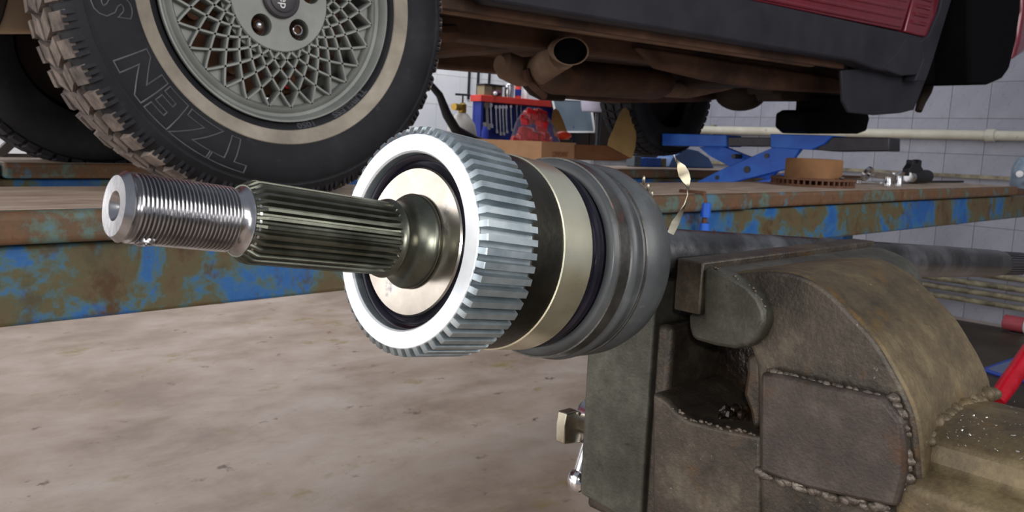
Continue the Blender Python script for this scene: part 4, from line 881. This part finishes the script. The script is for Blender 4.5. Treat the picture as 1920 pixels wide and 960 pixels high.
# monitor
mo = thing('monitor', tuple(tp(1080, 250, 4.6)), 'flat monitor with white bezel and grey screen on the workbench', 'monitor')
q = [tp(1033, 184, 4.62), tp(1100, 184, 4.48), tp(1117, 249, 4.48), tp(1068, 249, 4.62)]
q = [on(1, 1033, 183, 4.60), on(1, 1108, 187, 4.46), on(1, 1117, 249, 4.40), on(1, 1048, 249, 4.54)]
nrm = (q[1]-q[0]).cross(q[3]-q[0]).normalized()
if nrm.dot(C-q[0]) < 0: nrm = -nrm
ctr = (q[0]+q[1]+q[2]+q[3])/4
MB().prism([p_-nrm*0.025 for p_ in q], nrm*0.022).build('case', m_darkmetal, mo, bevel=0.003)
fq = q; inn = [p_.lerp(ctr, 0.10) for p_ in q]
for i in range(4):
    j = (i+1) % 4; MB().prism([fq[i], fq[j], inn[j], inn[i]], nrm*0.004).build('bezel', m_bezel, mo, smooth=False)
MB().prism([p_-nrm*0.002 for p_ in inn], nrm*0.002).build('screen', m_screen, mo, smooth=False)
mb_ = (q[2]+q[3])/2
MB().box((mb_.x-0.03, mb_.y+0.02, ZB), (mb_.x+0.03, mb_.y+0.05, mb_.z+0.05)).build('stand_neck', m_darkmetal, mo)
MB().box((mb_.x-0.12, mb_.y-0.06, ZB), (mb_.x+0.12, mb_.y+0.12, ZB+0.015)).build('stand_base', m_darkmetal, mo, bevel=0.004)
cbt = thing('tool_cabinet', (5.2, 5.0, ZB), 'dark cabinet standing behind the monitor on the workbench', 'cabinet')
ca0, ca1 = on(1, 1046, 200, 4.98).x, min(5.88, on(1, 1240, 200, 4.98).x)
MB().box((ca0, 4.98, ZB), (ca1, 5.17, ZB+0.60)).build('body', m_under, cbt, bevel=0.004)
for k in range(2):
    w_ = (ca1-ca0)/2; dr = MB().box((ca0+0.01+k*w_, 4.965, ZB+0.02), (ca0-0.01+(k+1)*w_, 4.979, ZB+0.58)).build('door', m_under, cbt, bevel=0.003)
    MB().cyl((ca0+w_+(-0.05 if k == 0 else 0.05), 4.95, ZB+0.25), (ca0+w_+(-0.05 if k == 0 else 0.05), 4.95, ZB+0.35), 0.008, 10).build('handle', m_bright, dr)
# pale tub hanging over the monitor corner: lamp under a shelf
c_ = tp(1116, 199, 4.3)
lt = thing('plastic_tub', (c_.x, 4.3, c_.z), 'pale lilac plastic tub on a post in front of the monitor corner', 'tub')
MB().lathe((c_.x, 4.3, c_.z-0.045), (0, 0, 1), [(0, 0.10), (0.02, 0.11), (0.10, 0.12), (0.105, 0.11)], 32, True, True).build('bowl', m_lilac, lt)
MB().cyl((c_.x+0.09, 4.34, ZB), (c_.x+0.09, 4.34, c_.z-0.03), 0.022, 12).build('post', m_darkmetal, lt)
MB().cyl((c_.x+0.09, 4.34, ZB), (c_.x+0.09, 4.34, ZB+0.03), 0.07, 20).build('post_foot', m_lilac, lt)
# welded trestle far left behind the far platform
YTt = 2.88
def lp_(x, y): return on(1, x, y, YTt)
trs = thing('steel_trestle', (lp_(50, 300).x, YTt, ZP), 'small steel A-frame trestle behind the far platform at the left', 'trestle')
def bar(a, b2, nm, r=0.011): MB().obox((a+b2)/2, b2-a, (0, 1, 0), (b2-a).cross(Vector((0, 1, 0))), (b2-a).length/2+r*0.5, r*1.4, r).build(nm, m_frame, trs, bevel=0.001)
top = lp_(42, 248)
bar(lp_(0, 287), top, 'leg', 0.013); bar(top, lp_(106, 295), 'leg', 0.012); bar(lp_(-20, 293), lp_(112, 294), 'cross_bar', 0.009)
bar(lp_(2, 280), lp_(0, 297), 'strut', 0.006); bar(lp_(113, 288), lp_(113, 297), 'strut', 0.003)


# ================================================================== floor things at the right
fm = thing('floor_sheet', (5.4, 1.2, 0), 'thin dark brown sheets added over the floor at the foot of the tiled wall', 'mat')  # thin sheets added to make this stretch of floor darker
m_floorsheet = M('dark_floor_sheet', [(0.3, '2b251c'), (0.5, '40382b'), (0.7, '564c3b')], 3, 0.5, 0, 0.3, 60, detail=10)
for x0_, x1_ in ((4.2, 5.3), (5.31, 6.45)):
    MB().box((x0_, 0.1, 0.0005), (x1_, 2.35, 0.008)).build('dark_sheet', m_floorsheet, fm, bevel=0.003)
q0, q1, q2 = on(2, 1845, 690, 0.03), on(2, 1960, 650, 0.03), on(2, 1990, 720, 0.03)
sh = thing('floor_tray', tuple(q0), 'grey-blue tray with bright blue rim lying on the floor beyond the vise', 'tray')
q3 = q0+(q2-q1)
q0_, q3_ = q0, on(2, 1900, 707, 0.03)
MB().prism([p_-Vector((0, 0, 0.028)) for p_ in (q0, q1, q2, q3_)], (0, 0, 0.024)).build('tray', m_bluemat, sh, bevel=0.004)
for a, b2 in ((q0, q1), (q1, q2), (q2, q3_), (q3_, q0)): MB().tube([a-Vector((0, 0, 0.012)), b2-Vector((0, 0, 0.012))], 0.012, 8).build('rim', m_bluerim, sh)
a = on(2, 1868, 752, 0.02); b2 = on(1, 1935, 655, a.y-0.05)
rh = thing('jack_handle', tuple(a), 'shiny red wrapped handle leaning up over the floor tray', 'handle')
MB().tube([a, a.lerp(b2, 0.3), a.lerp(b2, 0.6), b2], [0.040, 0.046, 0.044, 0.046], 14).build('grip', m_redgrip, rh)
MB().tube([b2, b2+(b2-a)*0.4], 0.02, 12).build('rod', m_darkmetal, rh)
a = on(0, 1882, 604, 6.35); a.z = max(a.z, 0.07)
rb = thing('red_cap_canister', (a.x, a.y, a.z), 'red-capped white canister near the foot of the tiled wall', 'canister')
MB().cyl(a, a+Vector((0, -0.13, 0)), 0.055, 20).build('cap', M('dull_red', [(0.3, 'a2404a'), (0.7, 'b5525a')], 8, 0.5), rb, bevel=0.008)
MB().cyl(a+Vector((0, -0.131, 0)), a+Vector((0, -0.45, 0)), 0.058, 20).build('body', m_whiteplastic, rb, bevel=0.008)
MB().box((a.x-0.05, a.y-0.42, 0), (a.x+0.05, a.y-0.05, a.z-0.055)).build('cradle', m_darkmetal, rb)
